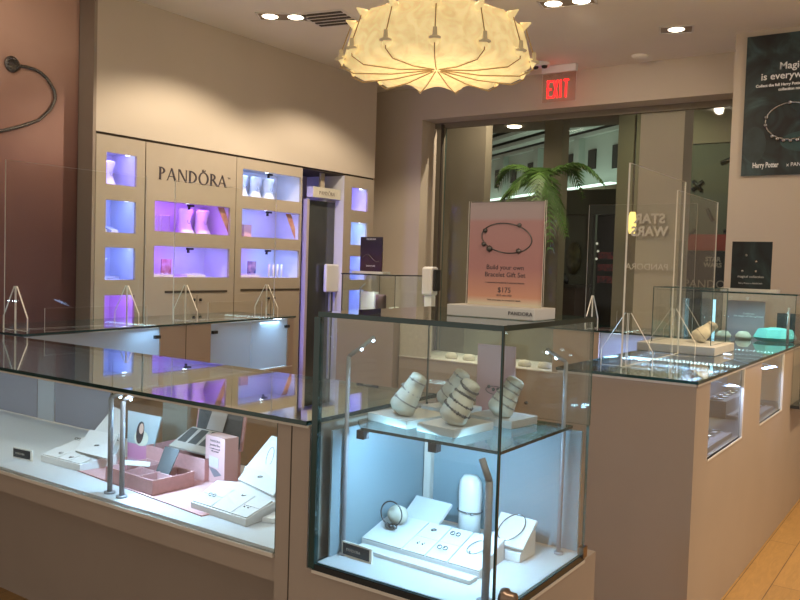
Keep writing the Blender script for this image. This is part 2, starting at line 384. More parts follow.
cabinet('wide built-in cabinet with three lit niches, right of the brand lettering', 5.023, 5.868, HC, [((PURE, PURE), NW * .55), ((PURE, LAV), NW * .75), ((VIOLET, PURE), NW * .9)], slot=(5.10, 5.86, 1.186))
cabinet('narrow built-in cabinet with lit niches right of the mirror doorway', 6.50, 7.0, HD, [((LAV, LAV), NW * .8), ((PURE, PURE), NW * .8), ((NBLUE, NBLUE), NW * .8), ((NBLUE, NBLUE), NW * .7)])

# brand lettering with stroke contrast (own mesh): unit letters, then placed on the wide cabinet
def brand(parent, x, y0, z0, h, wscale, mk='ink', xdir=Vector((0, 1, 0)), nrm=Vector((1, 0, 0)), tm=True, d=.004):
    b = B(); TH, TN = .15, .065
    def P(u, v): return Vector((x, y0, z0)) + xdir * (u * h * wscale) + Vector((0, 0, v * h))
    def poly(pts): b.prism3([P(*p) for p in pts], nrm * d)
    def band(cx, cy, rx, ry, tx, ty, a0, a1, n=20):
        for i in range(n):
            a = math.radians(a0 + (a1 - a0) * i / n); c = math.radians(a0 + (a1 - a0) * (i + 1) / n)
            poly([(cx + rx * math.cos(a), cy + ry * math.sin(a)), (cx + rx * math.cos(c), cy + ry * math.sin(c)),
                  (cx + (rx - tx) * math.cos(c), cy + (ry - ty) * math.sin(c)), (cx + (rx - tx) * math.cos(a), cy + (ry - ty) * math.sin(a))])
    def rect(u0, u1, v0, v1): poly([(u0, v0), (u1, v0), (u1, v1), (u0, v1)])
    def serif(u, v, wd=.12): rect(u - wd, u + wd, v - .018 if v > .5 else v, v if v > .5 else v + .018)
    u = 0
    rect(u + .05, u + .05 + TH, 0, 1); serif(u + .12, 0); serif(u + .10, 1); band(u + .17, .73, .38, .27, TH, TN, -90, 90); u += .72      # P
    poly([(u, 0), (u + TN, 0), (u + .44, 1), (u + .37, 1)]); poly([(u + .33, 1), (u + .45, 1), (u + .82, 0), (u + .65, 0)]); rect(u + .16, u + .6, .3, .3 + TN); serif(u + .02, 0, .08); serif(u + .74, 0, .12); u += .95   # A
    rect(u + .05, u + .05 + TN, 0, 1); rect(u + .72, u + .72 + TN, 0, 1); poly([(u + .03, 1), (u + .2, 1), (u + .785, 0), (u + .68, 0)]); serif(u + .08, 0, .09); serif(u + .75, 1, .09); u += .97  # N
    rect(u + .05, u + .05 + TH, 0, 1); serif(u + .1, 0, .1); serif(u + .1, 1, .1); band(u + .15, .5, .62, .5, TH, TN, -90, 90); u += .92   # D
    band(u + .48, .5, .48, .53, TH, TN, 0, 360, 36)                                                                                   # O
    for k in (-1, 0, 1): poly([(u + .48 + k * .12 - .03, 1.1), (u + .48 + k * .12 + .03, 1.1), (u + .48 + k * .16, 1.30 - abs(k) * .05)])
    rect(u + .32, u + .64, 1.08, 1.12); b_o = u; u += 1.08
    rect(u + .05, u + .05 + TH, 0, 1); serif(u + .12, 0); serif(u + .10, 1); band(u + .17, .73, .38, .27, TH, TN, -90, 90); poly([(u + .22, .5), (u + .4, .5), (u + .84, 0), (u + .64, 0)]); u += .82   # R
    poly([(u, 0), (u + TN, 0), (u + .44, 1), (u + .37, 1)]); poly([(u + .33, 1), (u + .45, 1), (u + .82, 0), (u + .65, 0)]); rect(u + .16, u + .6, .3, .3 + TN); serif(u + .02, 0, .08); serif(u + .74, 0, .12); u += .9   # A
    return b, u
b, ulen = brand(cb, LX, 0, 0, 1, 1)
b.bm.free()
h = .098; ws = .715 / (ulen * h)
b, _ = brand(cb, LX, 4.200, 2.062, h, ws)
b.build('brand_lettering', 'ink', cb, off=(LX, (4.078 + 5.02) / 2, 0))
text('TM', cb, .022, (.001, 4.935 - 4.549, 2.135), EX, 'ink')

# doorway recess with mirror and name board
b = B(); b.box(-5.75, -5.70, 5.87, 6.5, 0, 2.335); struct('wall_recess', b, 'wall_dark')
dm = thing('mirror_panel', 'tall dark glass door panel in the recess under the small cream sign', 'door', (-5.3, 6.25, 0))
b = B(); b.box(-5.33, -5.31, 6.085, 6.49, .02, 2.06); b.build('dark_glass', mat('dark_mirror', (0.10, 0.105, 0.10), 0.12, 0.35, noise=0.1, scale=2), dm, off=(-5.3, 6.25, 0))
b = B(); b.box(-5.34, -5.29, 6.045, 6.080, 0, 2.065); b.build('frame_post', 'cabinet', dm, off=(-5.3, 6.25, 0))
sb = thing('name_board', 'small cream name board above the dark glass door panel', 'sign', (-5.25, 6.23, 2.1))
b = B(); b.box(-5.32, -5.24, 6.07, 6.49, 2.085, 2.185); b.build('board', 'cream', sb, off=(-5.25, 6.23, 2.1))
b = B(); b.box(-5.32, -5.30, 6.25, 6.31, 2.185, 2.336); b.build('hanger', 'cabinet', sb, off=(-5.25, 6.23, 2.1))
b, _ = brand(sb, 0.0105, -.07, .015, .034, .24 / (ulen * .034)); b.build('brand_lettering', 'ink_grey', sb)
area((-5.262, 5.885, 1.3), (-5.262, 6.5, 1.3), 3.4, (.24, .24, 1), .04, 1.8, 'Z')
b = B(); b.box(-5.75, -5.205, 6.500, 6.502, 0, 2.33); b.box(-5.75, -5.205, 5.869, 5.873, 0, 2.33); struct('trim_4', b, 'niche')
ch = thing('white_chair', 'white moulded chair seen low in the mirror doorway', 'chair', (-5.26, 6.60 - .2, .9))
b = B(); b.box(-.02, .02, -.10, .10, .26, .54); b.build('backrest', 'white', ch, bevel=.015)
b = B(); b.box(-.02, .0, -.01, .01, -.9, .27); b.build('stem', 'steel', ch)

# ================================================================== CEILING FIXTURES
def downlight(x, y, w_, d_, n, label, rz=0, grp='recessed ceiling downlights'):
    t = thing('ceiling_downlight', label, 'ceiling light', (x, y, CH), rz, grp)
    b = B(); f = .015
    b.box(-w_, w_, -d_, -d_ + f, -.008, -.001); b.box(-w_, w_, d_ - f, d_, -.008, -.001); b.box(-w_, -w_ + f, -d_, d_, -.008, -.001); b.box(w_ - f, w_, -d_, d_, -.008, -.001)
    b.build('trim_frame', 'strip', t)
    b = B(); b.box(-w_ + f, w_ - f, -d_ + f, d_ - f, -.004, -.001); b.build('recess_plate', 'wall_dark', t)
    for k in range(n):
        b = B(); cx = (k - (n - 1) / 2) * (2 * w_ / n)
        b.lathe([(0, -.010), (.045, -.010), (.062, -.004)], (cx, 0, 0), 20); b.build('lamp', 'bulb', t)
downlight(-4.50, 4.80, .20, .10, 2, 'recessed twin square downlight left of the pendant lamp', .6)
downlight(-2.45, 5.53, .20, .09, 2, 'recessed twin downlight at the top edge, right of the pendant lamp', .2)
downlight(-1.98, 6.55, .13, .10, 1, 'recessed square downlight above the right side of the shop window', .3)
v = thing('ceiling_vent', 'square ceiling air vent with dark slats beside the pendant lamp', 'vent', (-4.20, 5.02, CH))
b = B(); b.box(-.2, .2, -.2, .2, -.004, -.001); b.build('grille_back', 'strip', v)
for k in range(5):
    b = B(); b.box(-.17, .17, -.16 + k * .07, -.125 + k * .07, -.009, -.004); b.build('slat', 'shadow_gap', v)
v.rotation_euler = (0, 0, .2)
cd = thing('security_camera', 'small white dome camera fixed to the ceiling above the exit sign', 'camera', (-3.36, 7.05, CH))
b = B(); b.lathe([(0, -.035), (.07, -.035), (.085, -.02), (.085, -.001), (0, -.001)], n=24); b.build('mount', 'white', cd)
for s_ in (-.045, .045):
    b = B(); b.lathe([(0, -.06), (.022, -.055), (.03, -.036), (0, -.036)], (s_, -.02, 0), 16); b.build('lens_dome', 'black', cd)
b = B(); b.lathe([(0, -.03), (.055, -.03), (.075, -.012), (.075, -.001), (0, -.001)], n=24)
one(b, 'smoke_detector', 'ceiling', 'round white smoke detector on the ceiling right of the exit sign', 'smoke detector', (-2.48, 7.2, CH))
ex = thing('exit_sign', 'clear edge-lit exit sign with glowing red letters hanging above the shop window', 'sign', (-3.24, 7.2, 3.02))
b = B(); b.box(-.17, .17, -.025, .025, .27, .335); b.build('housing', 'white', ex)
b = B(); b.slab(-.17, .17, -.004, .004, .0, .27); b.build('clear_panel', [glass('pale_panel', (.95, .9, .88), .05), 'white'], ex)
b = B()
def strokes(b, L, h, w_, t_, y):
    for (x0, s_) in L:
        for seg in s_:
            (a0, c0), (a1, c1) = seg; d = Vector((a1 * w_ - a0 * w_, 0, c1 * h - c0 * h)); n = Vector((-d.z, 0, d.x)).normalized() * t_ / 2; p = Vector((x0 + a0 * w_, y, c0 * h)); q = Vector((x0 + a1 * w_, y, c1 * h))
            e = d.normalized() * t_ / 2
            b.prism3([p - e + n, p - e - n, q + e - n, q + e + n], (0, -.006, 0))
Eseg = [((0, 0), (0, 1)), ((0, 0), (1, 0)), ((0, .5), (.8, .5)), ((0, 1), (1, 1))]
Xseg = [((0, 0), (1, 1)), ((0, 1), (1, 0))]; Iseg = [((.5, 0), (.5, 1))]; Tseg = [((.5, 0), (.5, 1)), ((0, 1), (1, 1))]
strokes(b, [(-.118, Eseg), (-.058, Xseg), (-.008, Iseg), (.046, Tseg)], .15, .036, .017, -.005)
b.build('exit_letters', 'exit', ex, mtx=Matrix.Translation((.01, 0, .045)))
point((-3.24, 7.1, 3.12), .2, (1, .05, .03), .1)

# pendant lamp
pl = thing('pendant_lamp', 'large glowing cream cocoon pendant lamp with spiked scalloped rim', 'lamp', (-2.58, 4.04, 0.0))
pl.scale = (.95, .95, .985); NS = 13; PH = math.radians(-56 - 3)
shade = mat('cocoon_shade', (0.70, 0.55, 0.30), 0.7, emis=(0.90, 0.60, 0.215), estr=0.70, noise=0.12, scale=14, bump=0.3)
nt = shade.node_tree
n2 = nt.nodes.new('ShaderNodeTexNoise'); n2.inputs['Scale'].default_value = 9; n2.inputs['Detail'].default_value = 7; n2.inputs['Distortion'].default_value = 2
r2 = nt.nodes.new('ShaderNodeValToRGB'); r2.color_ramp.elements[0].color = (0.74, 0.53, 0.215, 1); r2.color_ramp.elements[1].color = (0.96, 0.74, 0.34, 1); r2.color_ramp.elements[0].position = .35; r2.color_ramp.elements[1].position = .62
tcs = nt.nodes.new('ShaderNodeTexCoord'); nt.links.new(tcs.outputs['Object'], n2.inputs['Vector']); nt.links.new(n2.outputs[0], r2.inputs[0]); nt.links.new(r2.outputs[0], nt.nodes['Principled BSDF'].inputs['Emission Color'])
prof = [(0.03, 2.625, 0), (.13, 2.612, .1), (.27, 2.598, .3), (.40, 2.590, .6), (.49, 2.592, .85), (.555, 2.625, 1.0), (.565, 2.66, .95), (.55, 2.71, .6), (.535, 2.77, .5), (.52, 2.82, .6), (.505, 2.865, .95), (.46, 2.90, .7), (.38, 2.93, .6), (.30, 2.965, .9), (.2, 2.985, .4), (.05, 2.99, .1)]
b = B(); SEG = NS * 10; rings = []
for (r, z, sc) in prof:
    rg = []
    for k in range(SEG):
        th = 2 * PI * k / SEG; sag = abs(math.sin(NS * th / 2)); lob = 1 - .135 * sc * (sag ** .75)
        zz = z + (.030 * sc * sag if z < 2.66 else 0)
        rg.append(b.bm.verts.new((r * lob * math.cos(th + PH), r * lob * math.sin(th + PH), zz)))
    rings.append(rg)
for A, C in zip(rings, rings[1:]):
    for k in range(SEG):
        f = b.bm.faces.new([A[k], A[(k + 1) % SEG], C[(k + 1) % SEG], C[k]]); f.smooth = True
b.bm.faces.new(rings[0]); b.bm.faces.new(rings[-1][::-1])
b.build('shade', shade, pl)
wire = mat('shade_rib', (0.45, 0.30, 0.13), 0.6, emis=(0.7, 0.42, 0.14), estr=.08)
for k in range(NS):
    th = 2 * PI * k / NS + PH; c, s_ = math.cos(th), math.sin(th)
    b = B(); b.tube([(r * c, r * s_, z - .004 if z < 2.6 else z) for r, z in ((.03, 2.621), (.27, 2.594), (.50, 2.588), (.578, 2.62), (.575, 2.71), (.52, 2.865), (.30, 2.967))], .0038, 5)
    b.build('rib', wire, pl)
    b = B(); b.tube([(.56 * c, .56 * s_, 2.655), (.60 * c, .60 * s_, 2.668)], [.035, .004], 10); b.build('rim_spike', shade, pl)
    b = B(); b.tube([(.50 * c, .50 * s_, 2.86), (.555 * c, .555 * s_, 2.885)], [.03, .004], 10)
    b.build('upper_spike', shade, pl)
for k in range(NS):
    th = 2 * PI * k / NS + PH; c, s_ = math.cos(th), math.sin(th)
    b = B(); b.lathe([(0.0, -.012), (.034, -.006), (.034, .0), (.014, .010), (.011, .05), (0, .052)], (.58 * c, .58 * s_, 2.665), 14)
    b.build('rim_cap', mat('cap', (0.5, 0.42, 0.28), 0.6, emis=(0.75, 0.55, 0.28), estr=.22) if k == 0 else bpy.data.materials['cap'], pl)
b = B(); b.tube([(0, 0, 2.985), (0, 0, CH + .035)], .006, 8); b.lathe([(0, 3.365), (.06, 3.365), (.06, CH + .043), (0, CH + .043)]); b.build('cord_and_rose', 'white', pl)
point((-2.56, 4.04, 2.10), 13, (1, .76, .46), .004)  # unseen points added in the air below and above the shade, brightening the room
point((-2.58, 4.04, 3.10), 16, (1, .78, .50), .03)

# ================================================================== COUNTERS
ZC = 1.048; ZD = .674
# ---- front counter
FC = (-2.9, 1.95, 0)
fc = thing('glass_counter', 'long low glass-topped display counter in the left foreground', 'display counter', FC)
def fp(b, n, m_, **k): return b.build(n, m_, fc, off=FC, **k)
b = B(); b.box(-4.6, -1.53, 1.652, 2.27, .585, .666); fp(b, 'fascia_body', 'laminate')
b = B(); b.box(-4.6, -1.53, 1.95, 2.22, 0, .585); fp(b, 'plinth_panel', 'laminate')
b = B(); b.box(-4.6, -1.53, 1.655, 2.26, .666, .674); fp(b, 'deck', 'deck')
b = B(); b.box(-4.6, -1.53, 1.640, 1.652, .655, .667); fp(b, 'ledge_strip', 'strip')
b = B(); b.slab(-4.6, -1.525, 1.644, 1.650, .667, 1.034); fp(b, 'front_glass', ['glass', 'edge_soft'])
b = B(); b.slab(-4.7, -1.413, 1.634, 2.28, 1.036, ZC); fp(b, 'glass_top', ['glass_top', 'edge'])
b = B(); b.box(-4.7, -1.413, 1.640, 1.646, 1.028, 1.035); fp(b, 'top_trim', 'strip')
b = B(); b.box(-1.525, -1.41, 1.646, 2.27, 0, 1.033); fp(b, 'end_panel', 'laminate')
b = B(); b.box(-1.4745, -1.4715, 1.6445, 1.646, 0, 1.03); fp(b, 'panel_joint', 'shadow_gap')
for i, (x0, x1) in enumerate(((-4.3, -3.63), (-3.48, -3.07), )):
    b = B(); b.box(x0, x1, 2.24, 2.248, .68, 1.03); fp(b, 'sliding_door', 'opal_grey')
b = B(); b.box(-3.62, -3.49, 2.238, 2.244, .68, 1.03); fp(b, 'lit_gap_panel', 'opal')  # pale sheet stands in for the lit gap between the doors
b = B(); b.slab(-3.06, -1.53, 2.24, 2.246, .68, 1.03); fp(b, 'rear_glass', ['glass', 'edge_soft'])
b = B(); b.box(-2.73, -2.58, 2.248, 2.268, .68, 1.03); fp(b, 'rear_stile', 'laminate')
# inside lights of the front counter
for px, pw in ((-3.9, 1.5), (-2.9, 1.3), (-1.9, 1.2)):
    area((px, 1.70, 1.02), (px, 2.1, .6), pw, COOL, .7, .02)
def led_post(x, y, z0, z1, arm, label, grp, head=0.06, r=.0085, power=2.2, base=True, hz=.03, tgt=None, col=CYAN):
    t = thing('display_light', label, 'display light', (x, y, z0), group=grp)
    b = B(); b.tube([(0, 0, .004), (0, 0, z1 - z0)], r, 12); b.build('post', 'steel', t)
    b = B(); b.lathe([(0, 0), (r * 2.2, 0), (r * 2.2, .006), (0, .006)], n=16); b.build('base', 'steel', t)
    a = Vector(arm)
    b = B(); b.tube([(0, 0, z1 - z0), (a.x, a.y, z1 - z0 + a.z)], r * .9, 8); b.build('arm', 'steel', t)
    p = Vector((a.x, a.y, z1 - z0 + a.z - r * 1.0))
    b = B()
    for k in range(2): b.ball(Vector((a.x * (.5 + .45 * k), a.y * (.5 + .45 * k), z1 - z0 + a.z * (.5 + .45 * k) - r * 1.1)), .0055)
    b.build('led', 'led', t)
    if power:
        q = Vector((x, y, z0)) + p; spot((q.x, q.y, q.z - .02), tgt or (q.x + a.x, q.y + a.y + .1, z0), power, col, 130, .7, .02)
    return t
led_post(-2.325, 1.700, ZD, .995, (.03, .05, .02), 'slim steel light post in the front counter, left of a close pair', 'light posts in the front counter', power=9, tgt=(-2.75, 1.92, .67))
led_post(-2.255, 1.695, ZD, .992, (.012, .05, .025), 'slim steel light post in the front counter, right of a close pair', 'light posts in the front counter', power=18, tgt=(-1.92, 1.80, .67))

# ---- tall corner case
CX0, CX1, CY0, CY1, ZT = -1.392, -.85, 1.644, 2.18, 1.338
CC = (-1.125, 1.91, 0)
cc = thing('tall_glass_case', 'tall square glass display case on the near corner of the counters', 'display case', CC)
def cp(b, n, m_, **k): return b.build(n, m_, cc, off=CC, **k)
b = B(); b.box(-1.41, -.85, 1.646, 2.27, 0, .655); cp(b, 'base_cabinet', 'laminate')
b = B(); b.box(CX0 + .01, CX1 - .01, CY0 + .012, CY1, .655, ZD); cp(b, 'deck', 'deck')
b = B(); b.box(CX0 + .004, CX1, CY0 - .002, CY0 + .011, .655, .673); b.box(CX1 - .009, CX1 + .002, CY0, CY1, .655, .673); cp(b, 'bottom_channel', 'channel')
b = B(); b.box(CX0 + .004, CX1 + .002, CY0 - .004, CY0 - .001, .648, .656); b.box(CX1, CX1 + .004, CY0 - .004, CY1, .648, .656); cp(b, 'trim_strip', 'strip')
b = B(); b.slab(CX0 + .004, CX1 + .002, CY0 - .003, CY1 + .008, ZT - .013, ZT); cp(b, 'glass_top', ['glass_top', 'edge'])
b = B(); b.slab(CX0, CX1, CY0, CY0 + .008, .674, ZT - .012); cp(b, 'front_glass', ['glass', 'edge'])
b = B(); b.slab(CX0, CX0 + .008, CY0 + .008, CY1, .674, ZT - .012); cp(b, 'left_glass', ['glass', 'edge'])
b = B(); b.slab(CX1 - .008, CX1, CY0 + .008, CY1, .674, ZT - .012); cp(b, 'right_glass', ['glass', 'edge_soft'])
b = B(); b.slab(CX0, CX1, CY1, CY1 + .006, 1.035, ZT - .012); cp(b, 'rear_glass', ['glass', 'edge_soft'])
b = B(); b.box(CX0 - .008, CX0 + .012, CY0 - .004, CY0 + .012, .66, ZT - .014); cp(b, 'corner_post', 'edge')
b = B(); b.box(CX1 - .0035, CX1 + .0015, CY0 - .0015, CY0 + .004, .66, ZT - .012); cp(b, 'corner_seam', 'edge')
b = B(); b.box(-1.382, -1.376, 1.70, 2.155, .676, 1.018); cp(b, 'left_panel', 'opal_blue')
for (x0, x1) in ((-1.345, -.865), ):
    b = B(); b.box(x0, x1, 2.165, 2.175, .68, 1.018)
    d = cp(b, 'rear_door', 'opal_blue')
b = B(); b.box(-1.372, -1.348, 2.150, 2.178, .68, 1.018); cp(b, 'door_stile', 'strip')
for x in (-1.305, -1.080):
    b = B(); b.box(x - .012, x + .012, 1.726, 1.75, 1.002, 1.0255); cp(b, 'shelf_clip', 'black')
b = B(); b.prism([(-1.30, 1.724), (-.888, 1.724), (-.888, 2.155), (-1.37, 2.155), (-1.37, 1.80)], 1.026, 1.034, edge=1); cp(b, 'glass_shelf', ['glass_top', 'edge'])
for q in ((-1.33, 2.15), (-.9, 2.15)):
    b = B(); b.tube([(q[0], q[1], 1.022), (q[0], q[1] + .018, 1.022)], .006, 8); cp(b, 'shelf_peg', 'steel')
b = B(); b.lathe([(0, 0), (.020, 0), (.022, .004), (.022, .012), (.016, .016), (.016, .034), (.012, .036), (0, .036)], n=24)
b.build('cylinder_lock', 'bronze', cc, mtx=Matrix.Translation((CX1 + .002 - CC[0], CY0 + .035 - CC[1], .712)) @ Matrix.Rotation(PI / 2, 4, 'Y'))
b = B(); b.box(CX1 - .012, CX1 + .006, CY1 - .02, CY1 + .008, .665, .695); cp(b, 'corner_bracket', 'bronze')
G = 'light posts in the tall corner case'
led_post(-1.365, 1.745, ZD, 1.215, (.055, .04, .055), 'slim steel light post standing at the left front inside the corner case', G, r=.006, power=1.2, tgt=(-1.15, 1.9, ZD))
led_post(-.905, 1.706, ZD, .965, (-.022, .0, .05), 'short thick steel light post at the right front inside the corner case', G, r=.0095, power=9, tgt=(-1.25, 1.95, ZD))
led_post(-.905, 2.13, ZD, 1.212, (-.06, .0, .03), 'slim steel light post at the rear right inside the corner case', G, r=.006, power=1.2, tgt=(-1.1, 1.95, ZD))
area((-1.12, 1.76, 1.015), (-1.15, 2.1, .75), 3.0, CYAN, .4, .02)
spot((-1.0, 1.72, 1.31), (-1.2, 1.95, 1.03), .5, (.92, .95, .95), 100, .8, .02)

# pink bracelet-offer sign on the case
ps = thing('offer_sign', 'pink bracelet gift set sign in clear holder on the tall corner case', 'sign', (-.99, 1.906, 1.338))
pinkprint = gradient('offer_print', [(0, (0.92, 0.80, 0.62)), (.07, (0.85, 0.40, 0.27)), (.35, (0.62, 0.27, 0.26)), (.80, (0.60, 0.31, 0.31)), (.84, (0.58, 0.42, 0.44)), (1, (0.58, 0.46, 0.47))], 2, .035, .30, .35)
b = B(); b.box(-.130, .120, -.065, .060, 0.001, .030); b.build('sign_base', 'white', ps, bevel=.002)
text('PANDORA', ps, .013, (.082, -.0655, .012), FR, 'ink', 'base_lettering', spacing=1.1)
b = B(); b.box(-.105, .107, -.002, .0015, .027, .298); b.build('print', pinkprint, ps)
b = B(); b.slab(-.108, .110, -.006, -.003, .027, .301); b.slab(-.108, .110, .003, .006, .027, .301); b.build('acrylic_sleeve', ['acrylic', 'edge_light'], ps)
for i, (tx, sz, z) in enumerate((('Build your own', .0175, .124), ('Bracelet Gift Set', .0175, .105), ('1 moments bracelet & 2 selected charms', .0068, .088), ('$175', .019, .065), ('$215 value USD', .0066, .055), ('Some terms apply. See associate for details.', .0055, .043))):
    text(tx, ps, sz, (.003, -.0025, z), FR, 'ink', ext=.0002)
b = B(); cx, cz = .004, .205
b.tube([(cx + .072 * math.cos(a), -.0028, cz + .038 * math.sin(a) - .006 * math.cos(a)) for a in [2 * PI * k / 40 for k in range(40)]], .0016, 6, True)
for a, r in ((150, .009), (205, .009), (228, .012), (300, .010), (60, .008)):
    q = math.radians(a); b.ball((cx + .072 * math.cos(q), -.0028, cz + .038 * math.sin(q)), r * .8)
o = b.build('printed_bracelet', 'darksilver', ps)

# ---- left arm (runs back along the shop, its inner side faces the staff aisle)
ang = math.atan2(.213, 2.36)
la = thing('glass_counter', 'glass-topped counter running back along the left, opal doors toward us', 'display counter', (-3.96, 2.30, 0), ang)
# local frame: +y along the inner edge away from camera, -x toward the wall
LL = 2.385
b = B(); b.box(-.60, 0, .06, LL, 1.036, 1.048); [setattr(f, 'material_index', 1) for f in b.bm.faces if abs(f.normal.z) < .5]
for f in b.bm.faces: f.normal_update(); f.material_index = 0 if abs(f.normal.z) > .5 else 1
b.build('glass_top', ['glass_top', 'edge'], la)
b = B(); b.box(-.59, -.012, .08, LL - .01, .60, .666); b.build('fascia_body', 'laminate', la)
b = B(); b.box(-.54, -.03, .08, LL - .02, 0, .60); b.build('plinth_panel', 'laminate_dark', la)
b = B(); b.box(-.585, -.016, .08, LL - .01, .666, .674); b.build('deck', 'deck', la)
b = B(); b.box(-.59, -.012, LL - .08, LL - .01, .674, 1.034); b.build('end_panel', 'laminate', la)
b = B(); b.box(-.03, -.012, 1.02, 1.47, .674, 1.034); b.build('centre_panel', 'laminate', la)
b = B(); b.box(-.0125, -.0105, 1.24, 1.244, .674, 1.034); b.build('panel_joint', 'shadow_gap', la)
b = B(); b.slab(-.592, -.586, .08, LL, .674, 1.034); b.build('outer_glass', ['glass', 'edge_soft'], la)
for (y0, y1) in ((.09, 1.015), (1.475, 1.885), (1.89, LL - .085)):
    b = B(); b.box(-.024, -.016, y0, y1, .68, 1.030); d = b.build('opal_door', 'opal', la)
for (yy) in (.99, 1.50, LL - .10):
    b = B(); b.box(-.016, .006, yy - .02, yy + .02, .965, .985); b.build('hinge', 'black', la)
for yy in (1.09, 2.24):
    b = B(); b.box(-.57, -.03, yy - .006, yy + .006, 1.024, 1.034); b.build('led_strip', 'led', la)
for (p, e) in (((-4.20, 3.18), 3.2), ((-4.35, 2.75), 1.2), ((-4.28, 4.38), 3.2), ((-4.35, 4.0), 1.0)):
    area((p[0], p[1], 1.015), (p[0], p[1] + .001, .5), e, (.42, .72, 1), .26, .22)

# ---- back arm
BC = (-2.6, 5.75, 0)
ba = thing('glass_counter', 'far glass-topped counter across the back below the shop window', 'display counter', BC)
def bp(b, n, m_, **k): return b.build(n, m_, ba, off=BC, **k)
b = B(); b.slab(-3.765, -1.44, 5.46, 6.05, 1.036, ZC); bp(b, 'glass_top', ['glass_top', 'edge'])
b = B(); b.box(-3.765, -1.44, 5.47, 6.04, .02, .72); bp(b, 'body', 'laminate')
b = B(); b.box(-3.765, -1.44, 5.462, 6.02, .72, .728); bp(b, 'deck', 'strip')
b = B(); b.box(-3.765, -3.47, 5.475, 5.49, .728, 1.034); bp(b, 'cream_panel', 'cream')
b = B(); b.box(-2.43, -2.09, 5.468, 5.49, .728, 1.034); bp(b, 'wood_panel', 'laminate')
b = B(); b.box(-3.46, -2.44, 5.98, 5.99, .728, 1.034); bp(b, 'grey_screen', mat('grey_screen', (.16, .15, .11), .6))
b = B(); b.box(-2.08, -1.47, 5.47, 5.478, .74, 1.034); bp(b, 'opal_door', 'opal')
b = B(); b.slab(-3.765, -1.44, 6.03, 6.036, .728, 1.034); bp(b, 'outer_glass', ['glass', 'edge_soft'])
b = B(); b.box(-3.76, -3.0, 5.465, 5.4695, .40, .63); bp(b, 'recess_front', 'laminate_dark')
for x in (-2.70, -2.62):
    b = B(); b.lathe([(0, 0), (.012, 0), (.012, .015), (0, .015)], n=12); b.build('knob', 'black', ba, mtx=Matrix.Translation((x - BC[0], 5.47 - BC[1], .48)) @ Matrix.Rotation(PI / 2, 4, 'X'))
b = B(); b.box(-2.0, -1.99, 5.5, 6.0, 1.022, 1.034); bp(b, 'led_strip', 'led')
area((-1.85, 5.72, 1.02), (-1.85, 5.7, .7), 8, (.38, .5, 1), .3, .3)
area((-3.0, 5.6, 1.02), (-3.0, 5.75, .7), 1.6, WARM, .9, .1)
for i in range(6):
    b = B(); x = -3.35 + i * .16
    b.lathe([(.0, 0), (.05, 0), (.055, .02), (.035, .045), (0, .05)], n=12, sy=.7)
    one(b, 'ring_cushion', 'cream', '%s of six small cream cushions in the row on the far counter deck' % ('leftmost', 'second', 'third', 'fourth', 'fifth', 'rightmost')[i], 'cushion', (x, 5.60, .729), group='cream cushions on the far counter deck')

# ---- right arm
RC = (-1.13, 4.4, 0)
ra = thing('glass_counter', 'glass-topped counter on the right with two lit side windows', 'display counter', RC)
def rp(b, n, m_, **k): return b.build(n, m_, ra, off=RC, **k)
RY0, RY1 = 3.28, 5.445
b = B(); b.slab(-1.435, -.843, RY0 - .01, 5.98, 1.036, ZC); rp(b, 'glass_top', ['glass_top', 'edge'])
b = B(); b.box(-1.425, -.85, RY0, RY0 + .018, 0, 1.034); rp(b, 'end_panel', 'laminate')
b = B(); b.box(-1.425, -.8485, RY0 - .006, 5.97, 1.026, 1.035); 
b.bm.free()
b = B(); b.box(-1.430, -.846, RY0 - .004, RY0 - .0005, 1.026, 1.035); b.box(-.8495, -.846, RY0 - .004, 5.97, 1.026, 1.035); rp(b, 'top_trim', 'strip')
b = B()
zc = 1.034
b.box(-.868, -.85, RY0 + .018, 5.97, 0, .702)
for (y0, y1) in ((RY0 + .018, 3.49), (4.11, 4.51), (5.12, 5.97)): b.box(-.868, -.85, y0, y1, .702, zc)
rp(b, 'side_panel', 'laminate')
b = B(); b.box(-1.425, -1.407, RY0 + .018, 5.44, 0, .70); rp(b, 'inner_panel', 'laminate')
b = B(); b.box(-1.405, -.87, RY0 + .02, 5.44, .66, .70); rp(b, 'lower_deck', mat('window_deck', (.16, .15, .17), .6))
for (y0, y1) in ((3.49, 4.11), (4.51, 5.12)):
    b = B(); b.slab(-.862, -.856, y0, y1, .702, 1.03); wn = rp(b, 'side_window', ['glass', 'edge_soft'])
    b = B(); b.box(-.858, -.847, y0, y1, .694, .702); b.box(-.858, -.847, y1 - .012, y1, .702, 1.03); b.build('window_trim', 'strip', wn, off=RC)
# jewellery deck just under the glass, in the front half
b = B(); b.box(-1.40, -.97, RY0 + .03, 4.12, .992, 1.0); rp(b, 'upper_deck', 'deck')
b = B()
for i in range(30): b.ball((-1.40 + i * .0185, 4.14 - .0, 1.027), .0075)
rp(b, 'led_strip', 'led')
b = B()
for i in range(22): b.ball((-1.32 + i * .02, 5.06, 1.028), .0055)
rp(b, 'led_strip', 'led')
area((-1.15, 4.125, 1.022), (-1.15, 3.4, 1.0), 4.5, (.38, .62, 1), .5, .012)
area((-.91, 3.85, .985), (-.93, 3.8, .7), 2.0, BLUE, .06, .5)
area((-.91, 4.85, .985), (-.95, 4.8, .7), 2.0, BLUE, .06, .5)
b = B()
for i in range(520):
    x = random.uniform(-1.37, -.985); y = random.uniform(RY0 + .12, 4.06); b.ball((x, y, 1.005 + random.random() * .006), random.uniform(.003, .009))
for f in b.bm.faces: f.material_index = (f.index // 40) % 2
one(b, 'silver_charms', ['silver', 'white'], 'scatter of tiny silver charms under the right counter glass', 'charms', group=None, kind='stuff')
